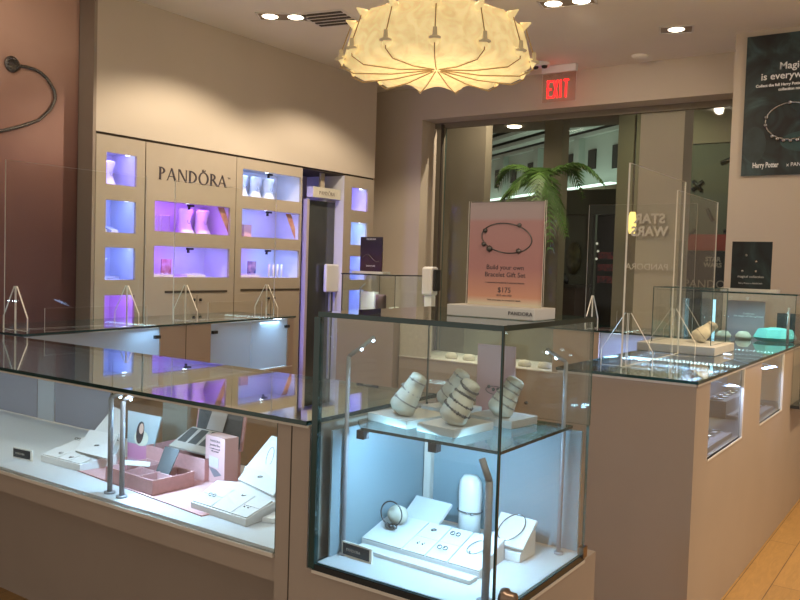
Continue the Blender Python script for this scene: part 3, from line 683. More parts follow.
# stepped trays behind the side windows
for wi, (y0, y1, where) in enumerate(((3.53, 4.07, 'near'), (4.55, 5.08, 'far'))):
    for k, (x0, x1, z) in enumerate(((-1.02, -.885, .71), (-1.14, -1.025, .78), (-1.26, -1.145, .85))):
        t = thing('jewellery_tray', '%s tray of bracelets behind the %s side window of the right counter' % (('lowest pale', 'middle pale', 'uppermost pale')[k], where), 'tray', ((x0 + x1) / 2, (y0 + y1) / 2, z), group='stepped trays in the right counter')
        hx, hy = (x1 - x0) / 2, (y1 - y0) / 2
        b = B(); b.box(-hx, hx, -hy, hy, -.008 if k == 0 else -.078, .012); b.build('tray', mat('tray_grey', (.20, .19, .22), .6) if 'tray_grey' not in bpy.data.materials else bpy.data.materials['tray_grey'], t)
        b = B()
        for j in range(5):
            yy = -hy + .06 + j * (2 * hy - .12) / 4
            b.tube([(.028 * math.cos(a), yy + .035 * math.sin(a), .018) for a in [2 * PI * q / 14 for q in range(14)]], .005, 5, True)
        b.build('bracelets', 'silver', t)['kind'] = 'stuff'

# ---- white riser with cream jewellery roll in clear box on the right counter
rs = thing('display_riser', 'pale low riser block on the right counter under the clear box', 'riser', (-1.24, 4.53, ZC))
b = B(); b.box(-.20, .20, -.21, .21, .001, .045); b.build('block', mat('riser_white', (.50, .50, .50), .6), rs, bevel=.003)
ab = thing('acrylic_box', 'clear acrylic cover box over the bracelet roll on the right counter', 'cover', (-1.235, 4.56, ZC + .0465))
b = B(); x, y, hh = .155, .16, .29
b.slab(-x, x, -y, -y + .004, 0, hh); b.slab(-x, x, y - .004, y, 0, hh); b.slab(-x, -x + .004, -y + .004, y - .004, 0, hh); b.slab(x - .004, x, -y + .004, y - .004, 0, hh); b.slab(-x, x, -y, y, hh, hh + .004)
b.build('walls', ['acrylic', 'edge_soft'], ab)

PL, PW, PT = .135, .125, .085
def pw_(t): return (1 - .30 * math.exp(-((t - .70) / .17) ** 2)) * (1 - .10 * t)
def pt_(t): return 1 - .50 * t
def pillow_mesh(b, n=26):
    """bolster: round full foot, waist above the middle, flat flared top"""
    rings = []
    for i in range(n + 1):
        t = i / n; lo = min(1, (t + .004) / .22); e = math.sqrt(max(0, 1 - (1 - lo) ** 2)); hi = min(1, (1.004 - t) / .06); e *= math.sqrt(max(0, 1 - (1 - hi) ** 2)) * .75 + .25 if hi < 1 else 1
        a_, c_ = PW / 2 * pw_(t) * max(e, .08), PT / 2 * pt_(t) * max(e, .08)
        rings.append([b.bm.verts.new((a_ * math.copysign(abs(math.cos(a)) ** .8, math.cos(a)), c_ * math.sin(a), -PL / 2 + PL * t)) for a in [2 * PI * k / 24 for k in range(24)]])
    for A, C in zip(rings, rings[1:]):
        for k in range(24):
            f = b.bm.faces.new([A[k], A[(k + 1) % 24], C[(k + 1) % 24], C[k]]); f.smooth = True
    b.bm.faces.new(rings[0][::-1]); b.bm.faces.new(rings[-1])
def cushion(loc, rz, lean, sc, label, grp, nbr, brlab, silver='silver'):
    Mx = Matrix.Translation(loc) @ Matrix.Rotation(rz, 4, 'Z') @ Matrix.Rotation(-lean, 4, 'X') @ Matrix.Scale(sc, 4) @ Matrix.Translation((0, 0, .066))
    b = B(); pillow_mesh(b); o = b.build('bracelet_cushion', 'cream', mtx=Matrix.Translation(-Vector(loc)) @ Mx); o.location = loc
    tag(o, label, 'cushion', grp)
    words_ = {2: ['lower', 'upper'], 3: ['lowest', 'middle', 'topmost'], 4: ['lowest', 'second lowest', 'second highest', 'topmost']}[nbr]
    for j in range(nbr):
        t = .34 + .50 * j / (nbr - 1); s_ = -PL / 2 + PL * t
        a_, c_ = PW / 2 * pw_(t) + .001, PT / 2 * pt_(t) + .001
        tl = random.uniform(-.22, .02)
        pts = [(a_ * math.cos(q), c_ * math.sin(q), s_ + math.cos(q) * a_ * tl) for q in [2 * PI * k / 28 for k in range(28)]]
        b = B(); b.tube(pts, .0024, 6, True)
        for k in range(0, 28, 1 if silver == 'darksilver' else 2):
            if random.random() < (.95 if silver == 'darksilver' else .45): b.ball(pts[k], random.uniform(.0034, .0058))
        o2 = b.build('charm_bracelet', 'chain' if silver == 'silver' else silver, mtx=Matrix.Translation(-Vector(loc)) @ Mx); o2.location = loc
        tag(o2, '%s silver bracelet around the %s' % (words_[j], brlab), 'bracelet', 'bracelets wrapped around cream cushions')
def block(x, y, z, hx, hy, hz, rz, label, grp):
    b = B(); b.box(-hx, hx, -hy, hy, 0, hz); b.build
    o = one(b, 'display_block', 'block_white', label, 'display block', (x, y, z), rz, grp, bevel=.0015); return o
ZS = 1.0345; GB = 'white blocks on the glass shelf'; GC = 'cream cushions on the glass shelf'
block(-1.255, 1.885, ZS, .078, .085, .022, -.22, 'white display block at the left on the glass shelf', GB)
block(-1.095, 1.865, ZS, .062, .085, .022, -.12, 'white display block at the front on the glass shelf', GB)
block(-1.235, 2.075, ZS, .062, .065, .022, -.2, 'white display block at the rear left on the glass shelf', GB)
block(-1.055, 2.050, ZS, .075, .065, .022, -.12, 'white display block at the rear right on the glass shelf', GB)
zz = ZS + .0235
cushion((-1.272, 1.855, zz), -.85, .50, .92, 'cream bolster cushion with thin bracelets, leftmost on the shelf', GC, 3, 'leftmost cushion on the glass shelf')
cushion((-1.098, 1.835, zz), -.85, .50, .95, 'cream cushion crowded with heavy charm bracelets, nearest on the shelf', GC, 4, 'nearest cushion on the glass shelf', 'darksilver')
cushion((-1.245, 2.050, zz), -.85, .50, .88, 'cream cushion at the back left of the shelf, bluish below', GC, 3, 'rear left cushion on the glass shelf')
cushion((-1.060, 2.025, zz), -.85, .50, .88, 'cream cushion with neat bracelet rings, rear right on the shelf', GC, 4, 'rear right cushion on the glass shelf')
cushion((-1.20, 4.55, ZC + .062), -1.0, .85, 1.0, 'cream cushion under the clear box on the right counter', 'cream cushions on the right counter', 2, 'cushion under the clear box')

# pink card standing at the back of the glass shelf
pc = thing('pink_card', 'pink printed card standing behind the cushions in the corner case', 'card', (-1.128, 2.143, ZS))
b = B(); b.box(-.062, .062, -.002, .002, 0, .205); b.build('card', gradient('pinkcard', [(0, (.60, .33, .33)), (1, (.56, .40, .44))], 2, 0, .2), pc)
b = B()
for dx in (-.02, -.005, .01, .024): b.ball((dx, -.003, .078 + random.uniform(-.004, .004)), .006)
b.tube([(.03 * math.cos(a), -.003, .072 + .012 * math.sin(a)) for a in [2 * PI * k / 20 for k in range(20)]], .001, 5, True)
b.build('printed_charms', 'darksilver', pc)

# ---- items on the deck of the corner case
def tagholder(x, y, rz, label, s_=1.0):
    t = thing('price_tag', label, 'tag', (x, y, ZD), rz)
    b = B(); b.box(-.055 * s_, .055 * s_, -.003, .003, 0, .042 * s_); b.build('holder', 'edge_light', t)
    b = B(); b.box(-.050 * s_, .047 * s_, -.005, -.003, .006 * s_, .038 * s_); b.build('black_insert', 'black', t)
    text('PANDORA', t, .011 * s_, (-.01, -.0055, .018 * s_), FR, 'ink_grey')
    return t
tagholder(-1.312, 1.738, -.06, 'small black name tag in silver holder at the left of the case deck', .95)
tagholder(-2.95, 1.765, .10, 'small black name tag in silver holder on the left counter deck')

def plate(par, pts, th=.006, name='plate', mk='white', off=None):
    """thin rigid board through four corners"""
    b = B(); P_ = [Vector(p) - Vector(off) for p in pts]; n = (P_[2] - P_[0]).cross(P_[3] - P_[1]).normalized()
    if n.z > 0: n = -n
    lo = [b.bm.verts.new(p + n * th) for p in P_]; hi = [b.bm.verts.new(p) for p in P_]
    b.bm.faces.new(hi); b.bm.faces.new(lo[::-1])
    for k in range(4): b.bm.faces.new([lo[k], lo[(k + 1) % 4], hi[(k + 1) % 4], hi[k]])
    return b.build(name, mk, par)
def wedge(par, pts, z0=ZD + .001, name='block', mk='white', off=None):
    """solid block from the deck up to four top corners"""
    b = B(); hi = [b.bm.verts.new(Vector(p) - Vector(off)) for p in pts]; lo = [b.bm.verts.new((p[0] - off[0], p[1] - off[1], z0 - off[2])) for p in pts]; n = len(pts)
    b.bm.faces.new(hi); b.bm.faces.new(lo[::-1])
    for k in range(n): b.bm.faces.new([lo[k], lo[(k + 1) % n], hi[(k + 1) % n], hi[k]])
    return b.build(name, mk, par, bevel=.001)
DP = (-1.20, 1.93, ZD)
dt = thing('display_platform', 'wide white jewellery platform filling the corner case deck', 'display platform', DP)
C4 = [Vector(p) for p in ((-1.370, 1.833, .697), (-.985, 1.820, .697), (-1.000, 1.985, .732), (-1.372, 1.975, .732))]
wedge(dt, [c - Vector((0, 0, .004)) for c in C4], off=DP, name='sloping_block')
def tiles(par, Q, cells, off, lift=.0008):
    Q = [Vector(q) for q in Q]
    f = lambda u, v: (Q[0] * (1 - u) + Q[1] * u) * (1 - v) + (Q[3] * (1 - u) + Q[2] * u) * v + Vector((0, 0, lift + .003))
    for (u0, u1, v0, v1) in cells: plate(par, [f(u0 + .008, v0 + .008), f(u1 - .008, v0 + .008), f(u1 - .008, v1 - .008), f(u0 + .008, v1 - .008)], .003, 'tile', off=off)
def on4(u, v): return (C4[0] * (1 - u) + C4[1] * u) * (1 - v) + (C4[3] * (1 - u) + C4[2] * u) * v
for (u0, u1, v0, v1) in ((0, .36, 0, 1), (.365, .56, .5, 1), (.365, .56, 0, .495), (.565, .745, .5, 1), (.565, .745, 0, .495), (.75, 1, 0, 1)):
    plate(dt, [on4(u0 + .002, v0), on4(u1 - .002, v0), on4(u1 - .002, v1), on4(u0 + .002, v1)], .0035, 'tile', off=DP)
wedge(dt, [(-1.36, 1.785, .686), (-.985, 1.772, .686), (-.985, 1.812, .686), (-1.36, 1.825, .686)], off=DP, name='front_strip')
plate(dt, [(-1.357, 2.010, .714), (-1.225, 1.995, .714), (-1.228, 2.085, .762), (-1.360, 2.095, .762)], .008, 'tilted_card', off=DP)
def ring_(b, c, r, ry, th=.0018, n=20, tilt=0): b.tube([(c[0] + r * math.cos(a), c[1] + ry * math.sin(a), c[2] + tilt * math.sin(a)) for a in [2 * PI * k / n for k in range(n)]], th, 6, True)
def jewel(kind, x, y, label, z=None, par_loc=(0, 0, 0), grp='small jewellery on the case platform', sc=.8):
    if z is None: q_ = on4(x, y); x, y, z = q_.x, q_.y, q_.z + .003
    b = B()
    if kind == 'necklace': ring_(b, (0, 0, .002), .028, .05, .0012, 28, .008); b.ball((0, -.052, 0), .004)
    elif kind == 'bangle':
        ring_(b, (0, 0, .030), .034, .012, .0022, 28, .02)
        for k in (-1, 0, 1): b.ball((k * .012, -.010, .006), .0075)
    elif kind == 'rings':
        for k in (-1, 1): ring_(b, (k * .011, 0, .008), .008, .006, .0016, 14, .004); b.ball((k * .011, -.004, .012), .0028)
    elif kind == 'studs':
        for i in (-1, 1):
            b.ball((i * .010, 0, .001), .0035); b.ball((i * .010, .012, .001), .002)
    elif kind == 'charm': ring_(b, (0, 0, .001), .009, .010, .0016, 14); b.ball((0, -.011, .001), .003)
    nm = {'necklace': 'necklace', 'bangle': 'bangle', 'rings': 'ring_pair', 'studs': 'earring_pair', 'charm': 'charm'}[kind]
    one(b, nm, 'darksilver' if kind in ('rings', 'charm', 'studs') else 'silver', label, nm.replace('_', ' '), (par_loc[0] + x, par_loc[1] + y, par_loc[2] + z), group=grp).scale = (sc, sc, sc)
jewel('necklace', .87, .55, 'thin silver necklace on the right tile of the case platform')
jewel('charm', .46, .75, 'heart-shaped charm on the upper left small tile of the case platform')
jewel('rings', .65, .73, 'pair of rings on the upper right small tile of the case platform')
jewel('studs', .46, .25, 'pair of stud earrings on the lower left small tile of the case platform')
jewel('rings', .65, .25, 'pair of rings on the lower right small tile of the case platform')
b = B(); b.lathe([(0, -.035), (.018, -.034), (.030, -.02), (.033, 0), (.030, .02), (.018, .034), (0, .035)], n=20)
o = b.build('bangle_roll', 'cream', mtx=Matrix.Rotation(PI / 2, 4, 'Y') @ Matrix.Scale(.8, 4)); o.location = (-1.315, 1.93, .75)
tag(o, 'rounded cream roll carrying a bangle on the left of the platform', 'roll')
b = B(); ring_(b, (0, 0, 0), .036, .002, .0022, 28, .034)
for k in (-1, 0, 1): b.ball((k * .013, -.0, -.036), .0085)
o = b.build('charm_bangle', 'darksilver'); o.location = (-1.312, 1.893, .762); tag(o, 'silver bangle with dark charms around the cream roll', 'bangle')

b = B(); b.lathe([(0, 0), (.034, 0), (.034, .05), (.036, .13), (.034, .160), (.022, .178), (0, .182)], n=28, sy=.8)
st = one(b, 'bracelet_stand', 'white', 'rounded white upright stand wearing one bracelet in the corner case', 'display stand', (-1.178, 2.105, ZD + .0005))
b = B(); ring_(b, (0, 0, .075), .0385, .031, .0022, 28); b.ball((.02, -.027, .073), .005)
one(b, 'thin_bracelet', 'silver', 'thin silver bracelet around the upright white stand', 'bracelet', (-1.178, 2.105, ZD))
RP = (-.99, 2.03, ZD)
rt = thing('necklace_ramp', 'sloped white necklace plate behind the right side of the platform', 'display plate', RP)
wedge(rt, [(-1.02, 1.995, .70), (-.955, 1.99, .70), (-.955, 2.085, .742), (-1.05, 2.09, .742)], off=RP, name='wedge')
plate(rt, [(-1.045, 1.990, .716), (-.945, 1.985, .716), (-.948, 2.075, .772), (-1.065, 2.085, .772)], .008, 'top_plate', off=RP)
b = B(); ring_(b, (0, 0, 0), .034, .050, .0014, 28, .023)
o = one(b, 'collar_necklace', 'silver', 'silver collar necklace on the sloped plate at the right', 'necklace', (-1.005, 2.035, .752), 0)

# ---- items in the front counter
def mat_sheet():
    b = B(); b.prism([(-2.80, 1.81), (-1.90, 1.72), (-1.86, 2.02), (-2.20, 2.16), (-2.62, 2.16)], ZD + .0012, ZD + .0045)
    one(b, 'felt_mat', 'pinkmat', 'pink felt mat under the jewellery boxes in the front counter', 'mat')
mat_sheet()
# left white display
DL = (-2.74, 1.90, ZD)
dl = thing('display_platform', 'white stepped jewellery platform at the left of the front counter', 'display platform', DL)
wedge(dl, [(-2.868, 1.789, .700), (-2.630, 1.795, .700), (-2.600, 1.93, .724), (-2.68, 2.0, .735), (-2.90, 1.985, .735)], off=DL, name='low_block')
plate(dl, [(-2.758, 1.860, .722), (-2.545, 1.845, .730), (-2.662, 1.980, .778), (-2.853, 1.990, .770)], .007, 'middle_plate', off=DL)
plate(dl, [(-2.839, 1.985, .752), (-2.640, 1.965, .764), (-2.790, 2.100, .838), (-2.880, 2.120, .842)], .006, 'leaning_plate', off=DL)
tiles(dl, [(-2.866, 1.792, .700), (-2.632, 1.798, .700), (-2.625, 1.845, .712), (-2.875, 1.86, .715)], ((0, .4, 0, 1), (.4, .7, 0, 1), (.7, 1, 0, 1)), DL)
for (x, y, k, lb, z) in ((-2.80, 1.83, 'charm', 'tiny charm on the left part of the left white platform', .712), (-2.72, 1.82, 'charm', 'tiny charm near the front of the left white platform', .710), (-2.86, 1.94, 'rings', 'pair of rings on the rear left of the left white platform', .733), (-2.68, 1.90, 'charm', 'tiny charm on the middle plate of the left white platform', .747)):
    jewel(k, x, y, lb, z=z, grp='small jewellery on the left platform')
# portrait card
pt = thing('portrait_card', 'tilted card with printed portrait of a smiling dark-haired woman', 'card', (-2.555, 2.00, ZD + .004))
b = B(); b.prism3([(-.075, 0, 0), (.050, 0, 0), (.045, .06, .178), (-.155, .06, .178)], (0, .006, -.002)); b.build('card', gradient('portrait_print', [(0, (.55, .56, .60)), (.10, (.62, .26, .45)), (.36, (.62, .28, .46)), (.38, (.40, .50, .54)), (1, (.50, .58, .62))], 2, 0, .178), pt)
def oncard(u, v): return Vector((u - .04 * v / .178, .06 * v / .178 - .0015, v))
def disc(cu, cv, ru, rv, name, mk, lift=.0006, a0=0, a1=360):
    b = B(); pts = [oncard(cu + ru * math.cos(math.radians(a)), cv + rv * math.sin(math.radians(a))) + Vector((0, -lift, lift)) for a in range(a0, a1, 15)]
    b.prism3(pts, (0, -.0004, .0004)); return b.build(name, mk, pt)
skin = mat('printed_skin', (.72, .48, .38), .5); hair = mat('printed_hair', (.05, .03, .03), .5); shirt = mat('printed_cream', (.72, .74, .62), .5)
disc(-.010, .090, .042, .028, 'printed_shoulders', shirt, .0006); disc(-.020, .108, .022, .040, 'printed_hair', hair, .0012)
disc(-.014, .122, .013, .019, 'printed_face', skin, .002)
# pink ring tray
tr = thing('ring_tray', 'small pink compartment tray with upright grey card in the front counter', 'jewellery box', (-2.31, 1.85, ZD + .003), -.05)
def openbox(par, hx, hy, hz, nx, ny, t_=.004, mk='pink', liner='grey_felt'):
    b = B(); b.box(-hx, hx, -hy, -hy + t_, 0, hz); b.box(-hx, hx, hy - t_, hy, 0, hz); b.box(-hx, -hx + t_, -hy + t_, hy - t_, 0, hz); b.box(hx - t_, hx, -hy + t_, hy - t_, 0, hz); b.box(-hx, hx, -hy, hy, 0, t_)
    b.build('shell', mk, par)
    b = B(); b.box(-hx + t_, hx - t_, -hy + t_, hy - t_, t_, t_ + hz * .35); b.build('velvet_lining', liner, par)
    b = B()
    for i in range(1, nx): x = -hx + 2 * hx * i / nx; b.box(x - .0015, x + .0015, -hy + t_, hy - t_, t_, hz * .97)
    for j in range(1, ny): y = -hy + 2 * hy * j / ny; b.box(-hx + t_, hx - t_, y - .0015, y + .0015, t_, hz * .97)
    b.build('dividers', mk, par)
openbox(tr, .135, .085, .052, 3, 2)
b = B(); b.prism3([(.02, 0, .02), (.09, 0, .02), (.11, .04, .13), (.03, .04, .13)], (0, .003, 0)); b.build('grey_card', mat('grey_card', (.10, .095, .095), .7), tr)
b = B(); b.prism3([(-.12, -.03, .05), (-.03, .02, .05), (-.03, .024, .066), (-.12, -.026, .066)], (.002, .0, .002)); b.build('label_strip', 'edge_light', tr)
# pink jewellery box with raised lid
jb = thing('jewellery_box', 'large pink jewellery box with open lid and tilted tray inside', 'jewellery box', (-2.345, 2.075, ZD + .003), -.03)
openbox(jb, .165, .085, .082, 2, 1)
b = B(); b.prism3([(-.10, -.03, .075), (.155, -.03, .075), (.135, .065, .135), (-.08, .065, .135)], (0, -.004, .008)); ti = b.build('tilted_tray', mat('tray_edge', (.62, .56, .50), .6), jb)
for i in range(4):
    b = B(); x = -.085 + i * .060; b.prism3([(x, -.024, .086), (x + .05, -.024, .086), (x + .046, .057, .138), (x + .006, .057, .138)], (0, -.001, .0025)); b.build('velvet_pocket', 'grey_felt', ti)
b = B(); b.prism3([(-.10, .088, .08), (.165, .088, .08), (.165, .11, .235), (-.10, .11, .235)], (0, .008, 0)); b.build('lid', 'pink', jb)
b = B(); b.prism3([(-.09, .086, .088), (.155, .086, .088), (.155, .107, .226), (-.09, .107, .226)], (0, -.001, .0)); b.build('lid_lining', 'grey_felt', jb)
b = B(); b.prism3([(-.02, .080, .14), (.07, .080, .14), (.08, .098, .215), (-.005, .098, .215)], (0, -.002, 0)); b.build('white_card', mat('lid_card', (.55, .50, .47), .7), jb)
# pink gift carton
gc = thing('gift_carton', 'pink carton printed with a picture of an open jewellery box', 'carton', (-2.145, 2.03, ZD + .003), -.10)
b = B(); b.box(-.055, .055, -.03, .03, 0, .165); b.build('carton', mat('carton_pink', (.70, .42, .42), .5), gc, bevel=.001)
for tx, sz, z in (('PANDORA', .012, .145), ('Jewelry Box', .012, .131), ('Complimentary gift', .0075, .12), ('with purchase', .0075, .111)): text(tx, gc, sz, (0, -.0305, z), FR, 'ink', ext=.0003)
b = B(); b.prism3([(-.035, -.0302, .055), (.01, -.0302, .05), (.04, -.0302, .035), (0, -.0302, .022)], (0, -.0006, 0)); b.build('printed_box', mat('print_grey', (.22, .19, .22), .6), gc)
b = B(); b.prism3([(-.032, -.0302, .058), (.022, -.0302, .055), (.022, -.0302, .092), (-.032, -.0302, .095)], (0, -.0006, 0)); b.build('printed_lid', mat('print_pale', (.65, .55, .58), .6), gc)
# right white display
DR = (-1.86, 1.85, ZD)
dr = thing('display_platform', 'white jewellery platform with tall tapering panel beside the counter end', 'display platform', DR)
wedge(dr, [(-1.986, 1.753, .697), (-1.728, 1.738, .697), (-1.735, 1.905, .728), (-1.90, 1.93, .738), (-2.012, 1.885, .735)], off=DR, name='low_block')
wedge(dr, [(-1.722, 1.80, .69), (-1.64, 1.83, .69), (-1.66, 1.93, .70), (-1.728, 1.93, .70)], off=DR, name='side_block')
plate(dr, [(-1.945, 1.915, .745), (-1.745, 1.870, .738), (-1.775, 1.955, .768), (-1.955, 1.965, .775)], .006, 'middle_panel', off=DR)
plate(dr, [(-1.968, 1.965, .765), (-1.762, 1.935, .760), (-1.840, 2.060, .862), (-1.955, 2.080, .862)], .006, 'tall_panel', off=DR)
tiles(dr, [(-1.984, 1.756, .6975), (-1.730, 1.741, .6975), (-1.738, 1.862, .7195), (-1.998, 1.862, .7275)], ((0, .36, 0, .5), (0, .36, .5, 1), (.36, .72, 0, 1), (.72, 1, 0, .5), (.72, 1, .5, 1)), DR)
for (x, y, k, lb, z) in ((-1.94, 1.80, 'rings', 'pair of rings at the front left of the right white platform', .712), (-1.85, 1.85, 'charm', 'square charm in the middle of the right white platform', .723), (-1.78, 1.79, 'studs', 'stud earrings at the front corner of the right white platform', .712), (-1.86, 1.93, 'charm', 'little charm at the rear of the right white platform', .764)):
    jewel(k, x, y, lb, z=z, grp='small jewellery on the right platform')
b = B(); ring_(b, (0, 0, 0), .014, .012, .0009, 20, .03); b.ball((0, -.01, -.032), .003)
one(b, 'pendant_necklace', 'darksilver', 'fine pendant necklace hanging on the tall tapering white panel', 'necklace', (-1.88, 1.995, .815))

# ================================================================== GUARDS AND STANDS
def foot_plate(b, plane, c, z0, w_=.115, h=.235, lo=.07, tw=.013):
    """pentagonal acrylic foot made of two plates either side of the sheet"""
    for s_ in (-1, 1):
        prof = [(s_ * .003, 0), (s_ * w_, 0), (s_ * w_, lo), (s_ * (tw), h), (s_ * .003, h)]
        if plane == 'x': pts = [(c[0] + u, c[1] - .002, z0 + v_) for u, v_ in prof]; b.prism3(pts, (0, .008, 0), edge=1)
        else: pts = [(c[0] - .002, c[1] + u, z0 + v_) for u, v_ in prof]; b.prism3(pts, (.008, 0, 0), edge=1)
def guard(label, x, y0, y1, z1, feet, axis='y', z0=ZC + .001, grp='clear acrylic guards on the counters'):
    loc = (x, (y0 + y1) / 2, z0) if axis == 'y' else ((y0 + y1) / 2, x, z0)
    t = thing('acrylic_guard', label, 'guard', loc, group=grp)
    b = B()
    if axis == 'y': b.slab(x - .004, x + .004, y0, y1, z0 + .002, z1)
    else: b.slab(y0, y1, x - .004, x + .004, z0 + .002, z1)
    b.build('sheet', ['acrylic', 'edge_light'], t, off=loc)
    for q in feet:
        b = B(); foot_plate(b, 'x' if axis == 'y' else 'y', (x, q) if axis == 'y' else (q, x), z0)
        b.build('foot', ['acrylic', 'edge_light'], t, off=loc)
guard('clear upright guard on the left counter, nearest the left edge of view', -4.20, 2.40, 3.30, 1.95, (2.46, 3.17))
guard('clear upright guard further back on the left counter', -4.24, 3.56, 4.50, 1.96, (3.66, 4.42))
guard('tall clear guard on the right counter near its front end', -1.22, 3.47, 4.31, 1.93, (3.53, 4.20))
guard('tall clear guard behind, beyond the clear box on the right counter', -1.422, 4.87, 5.80, 1.945, (5.1,))
guard('wide clear guard standing across the far counter', 5.60, -2.25, -1.50, 1.925, (-2.2,), 'x')
def low_box(label, x, y0, y1, h=.125, axis='y'):
    loc = (x, (y0 + y1) / 2, ZC + .001) if axis == 'y' else ((y0 + y1) / 2, x, ZC + .001)
    b = B()
    if axis == 'y': b.slab(-.002, .002, -(y1 - y0) / 2, (y1 - y0) / 2, 0, h)
    else: b.slab(-(y1 - y0) / 2, (y1 - y0) / 2, -.002, .002, 0, h)
    one(b, 'acrylic_screen', ['acrylic', 'edge_light'], label, 'screen', loc, group='low clear screens on the counters')
low_box('low clear screen on the left counter beside the nearest guard foot', -4.02, 2.52, 3.18)
low_box('low clear screen further back on the left counter', -4.12, 3.75, 4.25)
low_box('low clear screen on the far counter right of centre', 5.50, -1.98, -1.5, .14, 'x')

# ================================================================== SMALL CASES AT THE BACK
def small_case(label, x0, x1, y0, y1, z0, z1, base_to=None, edge='edge'):
    loc = ((x0 + x1) / 2, (y0 + y1) / 2, z0)
    t = thing('small_glass_case', label, 'display case', loc, group='small glass cases at the back corners')
    q = .006
    b = B(); b.slab(x0 - .006, x1 + .006, y0 - .006, y1 + .006, z1 - .010, z1); b.build('glass_top', ['glass_top', edge], t, off=loc)
    for n, a in (('front_glass', (x0, x1, y0, y0 + q)), ('rear_glass', (x0, x1, y1 - q, y1)), ('left_glass', (x0, x0 + q, y0 + q, y1 - q)), ('right_glass', (x1 - q, x1, y0 + q, y1 - q))):
        b = B(); b.slab(*a, z0, z1 - .010); b.build(n, ['glass', edge], t, off=loc)
    return t, loc
t, loc = small_case('small glass case with charger and shells at the back left corner', -4.335, -3.79, 5.42, 5.96, 1.050, 1.375, edge='channel')
b = B(); b.box(-4.36, -3.78, 5.40, 6.0, 0, 1.047); b.build('cabinet_base', 'laminate', t, off=loc)
b = B(); b.tube([(-4.20, 5.5, 1.051), (-4.20, 5.5, 1.25), (-4.15, 5.5, 1.29)], .006, 8); b.build('light_post', 'steel', t, off=loc)
t, loc = small_case('glass case with turquoise box at the back right corner of the counters', -1.40, -.845, 5.40, 5.95, 1.050, 1.358)
b = B(); b.slab(-.845, -.80, 5.40, 5.95, .68, 1.049); 
b.bm.free()
b = B(); b.slab(-.845, -.80, 5.40, 5.405, .69, 1.034); b.slab(-.804, -.800, 5.405, 5.95, .69, 1.034); b.build('lower_glass', ['glass', 'edge_soft'], t, off=loc)
b = B(); b.box(-.848, -.798, 5.395, 5.955, .672, .69); b.build('bottom_channel', 'channel', t, off=loc)
spot((-4.05, 5.46, 1.355), (-3.97, 5.60, 1.06), 4.0, (.9, 1, .85), 120, .8, .004)  # lamp added to brighten the contents of the left case
# contents of small left case
one((lambda b: (b.lathe([(0, 0), (.045, 0), (.045, .15), (.04, .155), (0, .155)], n=20), b)[1])(B()), 'printed_canister', gradient('canister', [(0, (.5, .5, .52)), (.3, (.08, .05, .05)), (1, (.10, .05, .06))], 2, 0, .15), 'dark round canister inside the back left glass case', 'canister', (-4.02, 5.55, 1.051))
for i, (x, y, s_) in enumerate(((-3.945, 5.66, .7), (-3.88, 5.53, 1.1))):
    b = B(); b.lathe([(0, 0), (.05, 0), (.055, .02), (.03, .05), (0, .055)], n=14, sx=s_)
    one(b, 'jewellery_cushion', 'cream', ('smaller' if i == 0 else 'larger') + ' pale cushion inside the back left glass case', 'cushion', (x, y, 1.051), group='pale cushions in the back left case')
b = B(); b.box(-.07, .07, -.03, .03, 0, .17); one(b, 'white_block', 'white', 'bluish white upright block inside the back left glass case', 'block', (-4.19, 5.62, 1.051))
# lantern-like white speaker hanging at the far right of that case
hd = thing('hand_dryer', 'white rounded dispenser with black back behind the back left case', 'dispenser', (-3.685, 5.78, 1.049))
b = B(); b.box(-.06, .05, -.05, .05, .16, .40); b.build('body', 'white', hd, bevel=.02)
b = B(); b.box(.05, .075, -.045, .045, .20, .38); b.build('black_back', 'black', hd, bevel=.01)
b = B(); b.box(-.035, .035, -.03, .03, 0, .16); b.build('stand', 'white', hd)
# contents of the back right case
b = B(); b.lathe([(0, 0), (.10, 0), (.13, .02), (.10, .075), (.03, .085), (0, .085)], n=6, sy=.6, smooth=False)
one(b, 'turquoise_box', mat('turquoise', (.16, .62, .62), .5, emis=None), 'turquoise faceted gift box inside the back right case', 'box', (-1.00, 5.66, 1.0505), .3)
for i, (x, y) in enumerate(((-1.30, 5.60), (-1.19, 5.66))):
    b = B(); b.lathe([(0, 0), (.045, 0), (.05, .02), (.03, .045), (0, .05)], n=14)
    one(b, 'jewellery_cushion', 'cream', ('left' if i == 0 else 'right') + ' cream cushion beside the turquoise box in the back right case', 'cushion', (x, y, 1.051), group='cream cushions in the back right case')
cdx = thing('grey_card', 'grey printed card standing in the back right glass case', 'card', (-1.22, 5.84, 1.051))
b = B(); b.box(-.12, .12, 0, .004, 0, .24); b.build('card', mat('case_card', (.36, .30, .33), .6), cdx)
text('Celebrate\nthe magic of Harry Potter', cdx, .018, (.02, -.001, .15), FR, 'ink_white', ext=.0004)
b = B(); b.box(-.08, .08, -.02, .02, 0, .17); one(b, 'black_block', 'black', 'black display block at the right inside the back right case', 'block', (-.945, 5.86, 1.051))
spot((-1.3, 5.5, 1.34), (-1.25, 5.65, 1.05), 2.5, (.4, .85, 1), 110, .8, .004); spot((-.95, 5.50, 1.34), (-1.0, 5.66, 1.05), 4.0, (.5, 1, 1), 110, .8, .004)
b = B(); b.tube([(0, 0, 0), (0, 0, .25)], .011, 10); o = one(b, 'light_tube', mat('tube_glow', (1, 1, 1), .5, emis=(.3, .75, 1), estr=1.6), 'glowing blue upright light tube in the back right case', 'light', (-1.335, 5.47, 1.051))
b = B(); b.tube([(0, 0, 0), (0, 0, .22)], .008, 10); one(b, 'light_post', 'steel', 'slim steel post at the right inside the back right case', 'post', (-.90, 5.50, 1.051))
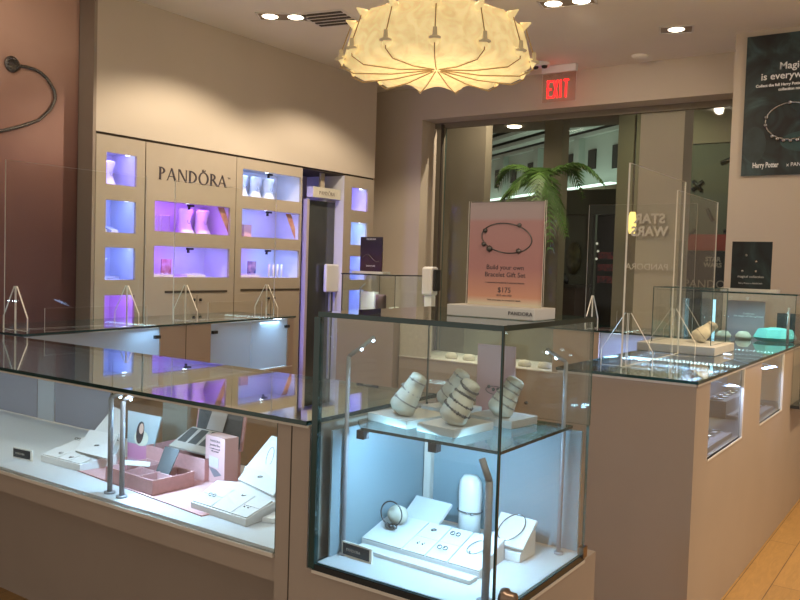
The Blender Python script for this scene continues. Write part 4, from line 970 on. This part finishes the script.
# small posters on the cases
def poster_small(label, x, y, z, hw, hh, matr, lines):
    t = thing('small_poster', label, 'poster', (x, y, z), group='dark posters standing on the back cases')
    b = B(); b.box(-hw - .05, hw + .05, -.05, .05, 0, .018); b.build('base', 'white', t)
    b = B(); b.box(-hw, hw, -.004, .004, .018, .018 + 2 * hh); b.build('print', matr, t)
    for tx, sz, zz_ in lines: text(tx, t, sz, (0, -.005, .018 + zz_), FR, 'ink_white', ext=.0004)
    return t
darkp = gradient('wine_print', [(0, (.02, .012, .02)), (.5, (.05, .02, .03)), (1, (.02, .015, .03))], 2, 0, .3, .4, noise=.5)
p1 = poster_small('dark wine-coloured poster standing on the back left glass case', -4.17, 5.60, 1.376, .115, .145, darkp, (('PANDORA', .02, .265), ('SIGNATURE', .018, .04)))
b = B(); b.tube([(-.09 + .18 * i / 10, -.006, .13 + .03 * math.sin(i * .55)) for i in range(11)], .002, 5); b.build('printed_chain', 'silver', p1)
def rockprint(name):
    m = mat(name, (.02, .03, .035), .45); nt = m.node_tree
    vo = nt.nodes.new('ShaderNodeTexNoise'); vo.inputs['Scale'].default_value = 3.2; vo.inputs['Detail'].default_value = 6; vo.inputs['Distortion'].default_value = 1.5
    tc = nt.nodes.new('ShaderNodeTexCoord'); r = nt.nodes.new('ShaderNodeValToRGB'); e = r.color_ramp.elements
    e[0].position = .35; e[0].color = (.008, .008, .010, 1); e[1].position = .75; e[1].color = (.06, .12, .125, 1); x = e.new(.52); x.color = (.016, .028, .032, 1)
    nt.links.new(tc.outputs['Object'], vo.inputs['Vector']); nt.links.new(vo.outputs[0], r.inputs[0]); nt.links.new(r.outputs[0], nt.nodes['Principled BSDF'].inputs['Base Color'])
    return m
p2 = poster_small('dark teal charm poster standing on the back right glass case', -1.15, 5.60, 1.359, .120, .15, rockprint('teal_print_small'), (('magical collection', .022, .07), ('Harry Potter x PANDORA', .013, .03)))
b = B()
for q in ((-.03, .23), (.03, .19), (-.05, .13), (.03, .13)): b.ball((q[0], -.005, q[1]), .012)
b.build('printed_charms', 'silver', p2)

# ================================================================== LARGE POSTER ON THE RIGHT WALL
b = B(); b.box(-1.616, 4, 6.9, W, 0, CH); struct('wall_right', b, 'wall')
bpst = thing('wall_poster', 'large dark teal poster with silver charm bracelet on the right wall', 'poster', (-1.195, 6.9, 2.239)); bpst.scale = (.926, .926, .926)
b = B(); b.box(-.355, .355, -.02, -.001, 0, 1.165); b.build('print', rockprint('teal_print_large'), bpst)
for (x, z, rx, rz_, nm, c_) in ((.14, .27, .20, .085, 'printed_stone', (.035, .085, .09)), (-.26, .26, .09, .15, 'printed_stone', (.03, .05, .055)), (.16, .60, .17, .10, 'printed_stone', (.02, .04, .045))):
    b = B(); b.prism3([(max(-.35, min(.35, x + rx * math.cos(a))), -.0215, z + rz_ * math.sin(a)) for a in [2 * PI * k / 24 for k in range(24)]], (0, .0015, 0)); b.build(nm, mat('stone', c_, .5, noise=.25, scale=9), bpst)
for tx, sz, z in (('Magic', .082, .87), ('is everywhere', .082, .792), ('Collect the full Harry Potter x PANDORA', .031, .735), ('collection now', .031, .695)): text(tx, bpst, sz, (0, -.021, z), FR, 'ink_white', ext=.001, bold=.0010)
text('Harry Potter', bpst, .062, (-.165, -.021, .065), FR, 'ink_white', 'wordmark', ext=.001, bold=.0012, sx=.62)
text('x PANDORA', bpst, .045, (.11, -.021, .068), FR, 'ink_white', 'wordmark', ext=.001, sx=.9)
b = B(); cx, cz = .02, .44
b.tube([(cx + .20 * math.cos(a), -.024, cz + .15 * math.sin(a)) for a in [2 * PI * k / 48 for k in range(48)]], .008, 6, True)
for a in (95, 165, 190, 225, 240, 255, 270, 285, 300): q = math.radians(a); b.ball((cx + .20 * math.cos(q), -.026, cz + .15 * math.sin(q) - (.012 if a > 220 else 0)), .022)
b.build('printed_bracelet', 'silver', bpst)

# ================================================================== NICHE CONTENTS
NX = LX - .17
def bust(y, z, label, s_=1.0, wd=.085, hh=.19, x=NX, grp='white necklace busts in the wall niches'):
    b = B(); n = 12; rows = []
    for i in range(n + 1):
        t = i / n; wv = wd * (1.0 - .30 * math.sin(PI * min(1, t * 1.05)) + .05 * t); dep = .03 + .035 * (1 - t) ** 2
        if t > .9: wv *= 1 - (t - .9) * 2.2
        z_ = hh * s_ * t; off = -.02 * math.sin(t * PI)
        rows.append([b.bm.verts.new((off + p * dep * .5, q * wv / 2, z_)) for p, q in ((-1, -1), (1, -.8), (1.35, 0), (1, .8), (-1, 1))])
    for A, C in zip(rows, rows[1:]):
        for k in range(5): f = b.bm.faces.new([A[k], A[(k + 1) % 5], C[(k + 1) % 5], C[k]]); f.smooth = True
    b.bm.faces.new(rows[0][::-1]); b.bm.faces.new(rows[-1])
    t = thing('necklace_bust', label, 'display bust', (x, y, z), group=grp)
    b.build('form', 'white', t)
    b = B(); b.tube([(.032, .018 * math.cos(a), hh * .55 + .03 * math.sin(a)) for a in [PI + PI * k / 10 for k in range(11)]], .0015, 5); b.build('fine_chain', 'silver', t)
bust(3.88, 1.983, 'white necklace bust in the top niche of the leftmost cabinet', wd=.11)
for k, y in enumerate((5.26, 5.43, 5.60)): bust(y, 2.012, '%s of three white busts in the top right niche' % ('leftmost', 'middle', 'rightmost')[k], wd=.145, hh=.20)
for k, y in enumerate((4.63, 4.81)): bust(y, 1.661, '%s of two tall white curved busts under the brand lettering' % ('left', 'right')[k], wd=.16, hh=.205)
bust(6.70, 1.996, 'white bust in the top niche right of the mirror doorway', wd=.12)
def small(nm, label, cat, b, mk, y, z, x=NX, grp='small display pieces in the wall niches'): return one(b, nm, mk, label, cat, (x, y, z), group=grp)
for k, y in enumerate((3.80, 3.90)):
    b = B(); b.prism3([(-.05, -.03, 0), (.05, -.03, 0), (.05, -.03, .02), (-.05, -.03, .05)], (0, .06, 0)); small('ring_wedge', '%s small white wedge in the second niche of the leftmost cabinet' % ('left', 'right')[k], 'wedge', b, 'white', y, 1.632)
b = B(); b.tube([(0, 0, 0), (0, 0, .17)], .006, 8); b.tube([(0, -.05, .15), (0, .05, .15)], .005, 8); b.lathe([(0, 0), (.04, 0), (.04, .008), (0, .008)]); small('necklace_tree', 'white necklace tree in the third niche of the leftmost cabinet', 'stand', b, 'white', 3.82, 1.283)
b = B(); b.box(-.05, .05, -.08, .08, 0, .02); small('white_tray', 'flat white tray in the third niche of the leftmost cabinet', 'tray', b, 'white', 3.90, 1.283, x=LX - .22)
for k, y in enumerate((4.23, 4.36)):
    b = B(); b.slab(-.05, .05, -.055, .055, .13, .134); b.slab(-.05, -.046, -.055, .055, 0, .13); b.slab(.046, .05, -.055, .055, 0, .13)
    small('clear_stand', '%s clear stand in the niche under the brand lettering' % ('left', 'right')[k], 'stand', b, ['acrylic', 'edge_light'], y, 1.662)
for (y, z, lb) in ((4.94, 1.663, 'diagonal rose printed card in the niche under the brand lettering'), (5.78, 1.663, 'diagonal rose printed card in the middle right niche')):
    b = B(); b.prism3([(0, -.09, .232), (0, -.02, .232), (0, .045, .10), (0, .045, .0)], (.003, 0, 0)); small('slanted_card', lb, 'card', b, mat('rose_card', (.55, .22, .18), .5, ncol=(.7, .45, .35), scale=14) if 'rose_card' not in bpy.data.materials else bpy.data.materials['rose_card'], y, z, x=LX - .04)
for (y, z, lb, c_) in ((4.43, 1.305, 'small rust coloured card in the violet niche', (.35, .12, .08)), (5.40, 1.306, 'small dark blue card in the bottom right niche', (.03, .08, .22))):
    b = B(); b.prism3([(0, -.05, 0), (0, .05, 0), (0.0, .055, .12), (0, -.045, .12)], (-.01, 0, 0)); o = small('small_card', lb, 'card', b, mat('card_print', c_, .5, ncol=(.6, .5, .42), scale=18), y, z + .02)
for (y, z, hw, lb) in ((4.30, 1.305, .12, 'long white tray at the left of the violet niche'), (4.66, 1.305, .10, 'long white tray at the right of the violet niche'), (5.28, 1.306, .13, 'long white tray in the bottom right niche')):
    b = B(); b.box(-.08, .08, -hw, hw, 0, .018)
    for k in range(5): ring_(b, (.03, -hw + .03 + k * (2 * hw - .06) / 4, .026), .014, .014, .003, 10)
    small('long_tray', lb, 'tray', b, 'white', y, z, x=LX - .15)
for k in range(4):
    b = B(); b.tube([(0, 0, 0), (0, 0, .12)], .010, 8); small('ring_finger', ('leftmost', 'second', 'third', 'rightmost')[k] + ' of four white ring cones in the bottom right niche', 'ring cone', b, 'white', 5.54 + k * .055, 1.307, x=LX - .09)
for (y, z, lb, mk) in ((5.20, 1.662, 'white box card left in the middle right niche', 'white'), (5.32, 1.662, 'rosy box card in the middle right niche', 'pink')):
    b = B(); b.box(-.02, .02, -.045, .045, 0, .11 if mk == 'pink' else .10); small('gift_box', lb, 'box', b, mk, y, z)
for k, (z, lb) in enumerate(((1.645, 'white block in the second niche right of the mirror doorway'), (1.287, 'white block in the third niche right of the mirror doorway'))):
    b = B(); b.box(-.05, .05, -.05, .05, 0, .08); small('white_block', lb, 'block', b, 'white', 6.72, z)

# ================================================================== BEYOND THE SHOP WINDOW
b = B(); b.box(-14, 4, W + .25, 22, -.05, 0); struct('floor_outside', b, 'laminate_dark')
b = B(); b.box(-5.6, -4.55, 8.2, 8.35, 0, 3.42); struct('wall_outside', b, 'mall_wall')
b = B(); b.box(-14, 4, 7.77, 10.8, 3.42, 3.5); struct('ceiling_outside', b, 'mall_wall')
b = B(); b.lathe([(0, -.012), (.09, -.012), (.10, 0)], n=20); one(b, 'outside_downlight', 'bulb', 'round lit downlight in the corridor ceiling beyond the glass', 'ceiling light', (-5.30, 10.35, 3.415))
b = B(); b.box(-4.349, -4.113, 9.3, 9.5, 0, 3.42); struct('wall_outside_pier', b, 'mall_wall')
b = B(); b.box(-3.53, -2.84, 9.6, 9.8, 0, 3.42); struct('wall_outside_return', b, 'mall_wall')
# facade running diagonally
fa = thing('mall_facade', 'white arcade facade with dark windows across the corridor', 'building', (-6.5, 14.25, 0), math.atan2(-2.26, 3.137))
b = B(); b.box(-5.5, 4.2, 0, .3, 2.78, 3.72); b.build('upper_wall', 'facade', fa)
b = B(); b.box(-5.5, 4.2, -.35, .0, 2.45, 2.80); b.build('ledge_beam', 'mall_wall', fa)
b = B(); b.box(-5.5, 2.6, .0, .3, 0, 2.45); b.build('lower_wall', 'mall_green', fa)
b = B(); b.box(-5.5, 2.35, -.28, -.04, 2.81, 2.86); b.build('cove_light', 'outlight', fa)
for k in range(12):
    b = B(); x = -5.2 + k * .72; b.box(x, x + .22, -.03, .01, 3.12 + (k % 2) * .05, 3.50); b.build('window_opening', 'mall_dark', fa)
for k in range(6):
    b = B(); x = -4.8 + k * 1.44; b.box(x, x + .16, -.12, .0, 2.8, 3.72); b.build('pilaster', 'facade', fa)
la2 = thing('ceiling_lattice', 'pale slatted skylight ceiling over the corridor outside', 'ceiling', (-6.5, 14.25, 3.725), math.atan2(-2.26, 3.137))
for k in range(6):
    b = B(); b.box(-5, 4.2, -2.9 + k * .56, -2.68 + k * .56, 0, .06); b.build('beam', mat('lattice', (.50, .52, .46), .8) if 'lattice' not in bpy.data.materials else bpy.data.materials['lattice'], la2)
b = B(); b.box(-5, 4.2, -3.2, .3, .12, .2); b.build('backing', 'mall_green', la2)
spot((-5.6, 11.6, 2.3), (-6.0, 13.6, 3.4), 55, (.75, 1, .86), 120, .9, .2)  # unseen lamps added from here down to brighten the corridor and column
point((-5.0, 12.2, 2.0), 8, (.9, 1, .7), .05); spot((-4.0, 7.95, 3.38), (-5.0, 8.3, 1.6), 75, WARM, 130, .9, .01); spot((-2.9, 8.6, 3.38), (-3.1, 9.8, 1.6), 40, (.9, .95, .6), 130, .9, .01)
spot((-2.2, 8.4, 3.38), (-2.2, 9.6, 1.8), 18, WARM, 110, .9, .01)
spot((-2.45, 7.62, 3.3), (-2.45, 7.76, 1.2), 14, WARM, 120, .9, .01)
# shop opposite
sh = thing('opposite_shop', 'dark shop interior with red shelves seen through the window', 'shop', (-4.1, 10.9, 0))
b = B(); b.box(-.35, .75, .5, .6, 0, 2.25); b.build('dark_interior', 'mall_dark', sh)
b = B(); b.box(-1.0, -.36, .35, .45, 0, 2.25); b.build('grey_wall', mat('opp_wall', (.10, .10, .08), .8), sh)
b = B(); b.box(-1.2, 1.0, .3, .6, 2.25, 2.6); b.build('lintel', 'mall_green', sh)
for k in range(3):
    b = B(); b.box(-.28, .3, .40, .48, 1.28 + k * .17, 1.38 + k * .17); b.build('red_shelf', mat('red_goods', (.28, .03, .03), .5, ncol=(.02, .02, .03), scale=22) if 'red_goods' not in bpy.data.materials else bpy.data.materials['red_goods'], sh)
for k in range(3):
    b = B(); b.ball((-.32 + .02 * (k % 2), .44, 1.62 + k * .11), .02); b.build('small_lamp', mat('tiny_lamp', (1, 1, 1), .5, emis=(1, .9, .7), estr=.5) if 'tiny_lamp' not in bpy.data.materials else bpy.data.materials['tiny_lamp'], sh)
b = B(); b.lathe([(0, 0), (.11, 0), (.11, .03), (0, .03)], n=24); o = b.build('oval_plaque', mat('plaque', (.10, .09, .04), .5, ncol=(.04, .03, .02), scale=12), sh, mtx=Matrix.Translation((-.62, .35, 1.62)) @ Matrix.Rotation(PI / 2, 4, 'X') @ Matrix.Diagonal((1, 2.1, 1, 1)))
kb = thing('outside_kiosk', 'dark brown kiosk cabinet outside behind the pink sign', 'kiosk', (-4.5, 10.2, 0))
b = B(); b.box(-.75, .25, 0, .5, 0, 1.22); b.build('cabinet', mat('kiosk_brown', (.05, .03, .02), .6), kb)
b = B(); b.box(-.78, .28, -.03, .53, 1.22, 1.26); b.build('top', 'mall_dark', kb)
for k, (x, r) in enumerate(((-.62, .07), (-.3, .09), (.0, .06))):
    b = B(); b.lathe([(0, 0), (r, 0), (r * 1.1, .06), (r * .5, .14), (0, .15)], n=16); one(b, 'dark_vessel', 'black', '%s dark rounded vessel on the brown kiosk outside' % ('left', 'middle', 'right')[k], 'vessel', (-4.5 + x, 10.4, 1.261), group='dark vessels on the kiosk')
# right-hand pane: grey panel with marks, red band, dark board
rb = thing('outside_board', 'grey-green hoarding with dark marks and red band beyond the right pane', 'sign', (-2.25, 9.6, 0))
b = B(); b.box(-.55, .6, 0, .1, 0, 3.0); b.build('panel', mat('hoarding', (.115, .12, .09), .8), rb)
b = B(); b.box(-.55, .6, -.02, 0, 2.92, 3.3); b.build('upper_band', 'mall_wall', rb)
for (x, z, a) in ((-.33, 2.45, .7), (-.33, 2.45, 2.27), (-.02, 2.72, .4), (-.18, 2.12, -1.1), (.05, 1.95, .2), (-.38, 1.9, 0.9)):
    b = B(); c, s_ = math.cos(a) * .075, math.sin(a) * .075; b.tube([(x - c, -.01, z - s_), (x + c, -.01, z + s_)], .022, 6); b.build('printed_mark', 'black', rb)
b = B(); b.box(-.5, .6, -.03, 0, 1.72, 1.90); b.build('red_band', 'red', rb)
b = B(); b.box(-.5, .6, -.03, 0, 1.18, 1.71); b.build('dark_board', mat('dark_board', (.03, .03, .035), .5), rb)
text('STAR', rb, .07, (-.12, -.035, 1.60), FR, 'ink_grey', ext=.001, bold=.003)
text('WARS', rb, .07, (-.12, -.035, 1.535), FR, 'ink_grey', ext=.001, bold=.003)
text('PANDORA', rb, .13, (-.12, -.035, 1.30), FR, 'ink_grey', ext=.001)
# reversed window decals (read from outside)
wd = thing('window_decal', 'pale mirrored lettering on the shop glass in front of the column', 'decal', (-2.49, W + .262, 1.5))
text('STAR', wd, .125, (-.01, 0, .42), (PI / 2, 0, PI), 'decal', ext=.0005, bold=.004)
text('WARS', wd, .125, (-.01, 0, .30), (PI / 2, 0, PI), 'decal', ext=.0005, bold=.004)
o = text('PANDORA', wd, .085, (-.02, 0, -.02), (PI / 2, 0, PI), 'decal', ext=.0005)
wl = thing('wall_lantern', 'small glowing yellow lamp beside the column beyond the glass', 'lamp', (-3.265, 9.45, 1.90))
b = B(); b.lathe([(0, 0), (.035, 0), (.045, .05), (.045, .2), (.03, .25), (0, .25)], n=16); b.build('glass_shade', mat('lantern_glow', (1, .8, .3), .5, emis=(1, .72, .22), estr=1.5), wl)
b = B(); b.tube([(0, 0, .25), (0, 0, 1.4)], .006, 6); b.build('cord', 'black', wl)
# palm
pm = thing('palm_tree', 'potted green palm with arching fronds beyond the shop window', 'palm', (-4.10, 8.75, 0))
b = B(); b.tube([(0, 0, .3), (.02, 0, 1.3), (.0, 0, 2.44)], [.06, .05, .035], 10); b.build('trunk', 'bark', pm)
b = B(); b.lathe([(0, 0), (.2, 0), (.26, .4), (.22, .4), (.2, .36), (0, .36)], n=20); b.build('pot', 'black', pm)
for (az, up, L, droop) in ((8, .34, .95, .36), (172, .34, .85, .35), (198, .12, .7, .4), (340, -.05, .55, .55), (60, .38, .8, .5), (120, .34, .8, .4), (285, .30, .55, .75), (310, .2, .6, .95), (230, .2, .6, .5)):
    b = B(); a = math.radians(az); pts = []
    for i in range(13):
        t = i / 12; r = L * .74 * t; z = 2.44 + up * math.sin(t * 2.0) * 1.1 - droop * t * t
        pts.append(Vector((r * math.cos(a), r * math.sin(a), z)))
    b.tube(pts, .006, 5); side = Vector((-math.sin(a), math.cos(a), 0))
    for i in range(2, 13):
        for f_ in (0, .5):
            p = pts[i] if f_ == 0 else (pts[i] + pts[i - 1]) / 2
            d = (pts[i] - pts[i - 1]).normalized(); ll = .21 * math.sin(PI * (i / 13) ** .8) + .06
            for s_ in (-1, 1):
                q = p + (side * s_ * .75 + d * .6 + Vector((0, 0, -.42))).normalized() * ll; m_ = (p + q) / 2 + Vector((0, 0, .03)); wdt = d * .012
                b.prism3([p - wdt, p + wdt, m_ + wdt, q, m_ - wdt], (0, 0, .001))
    b.build('frond', 'leaf', pm)
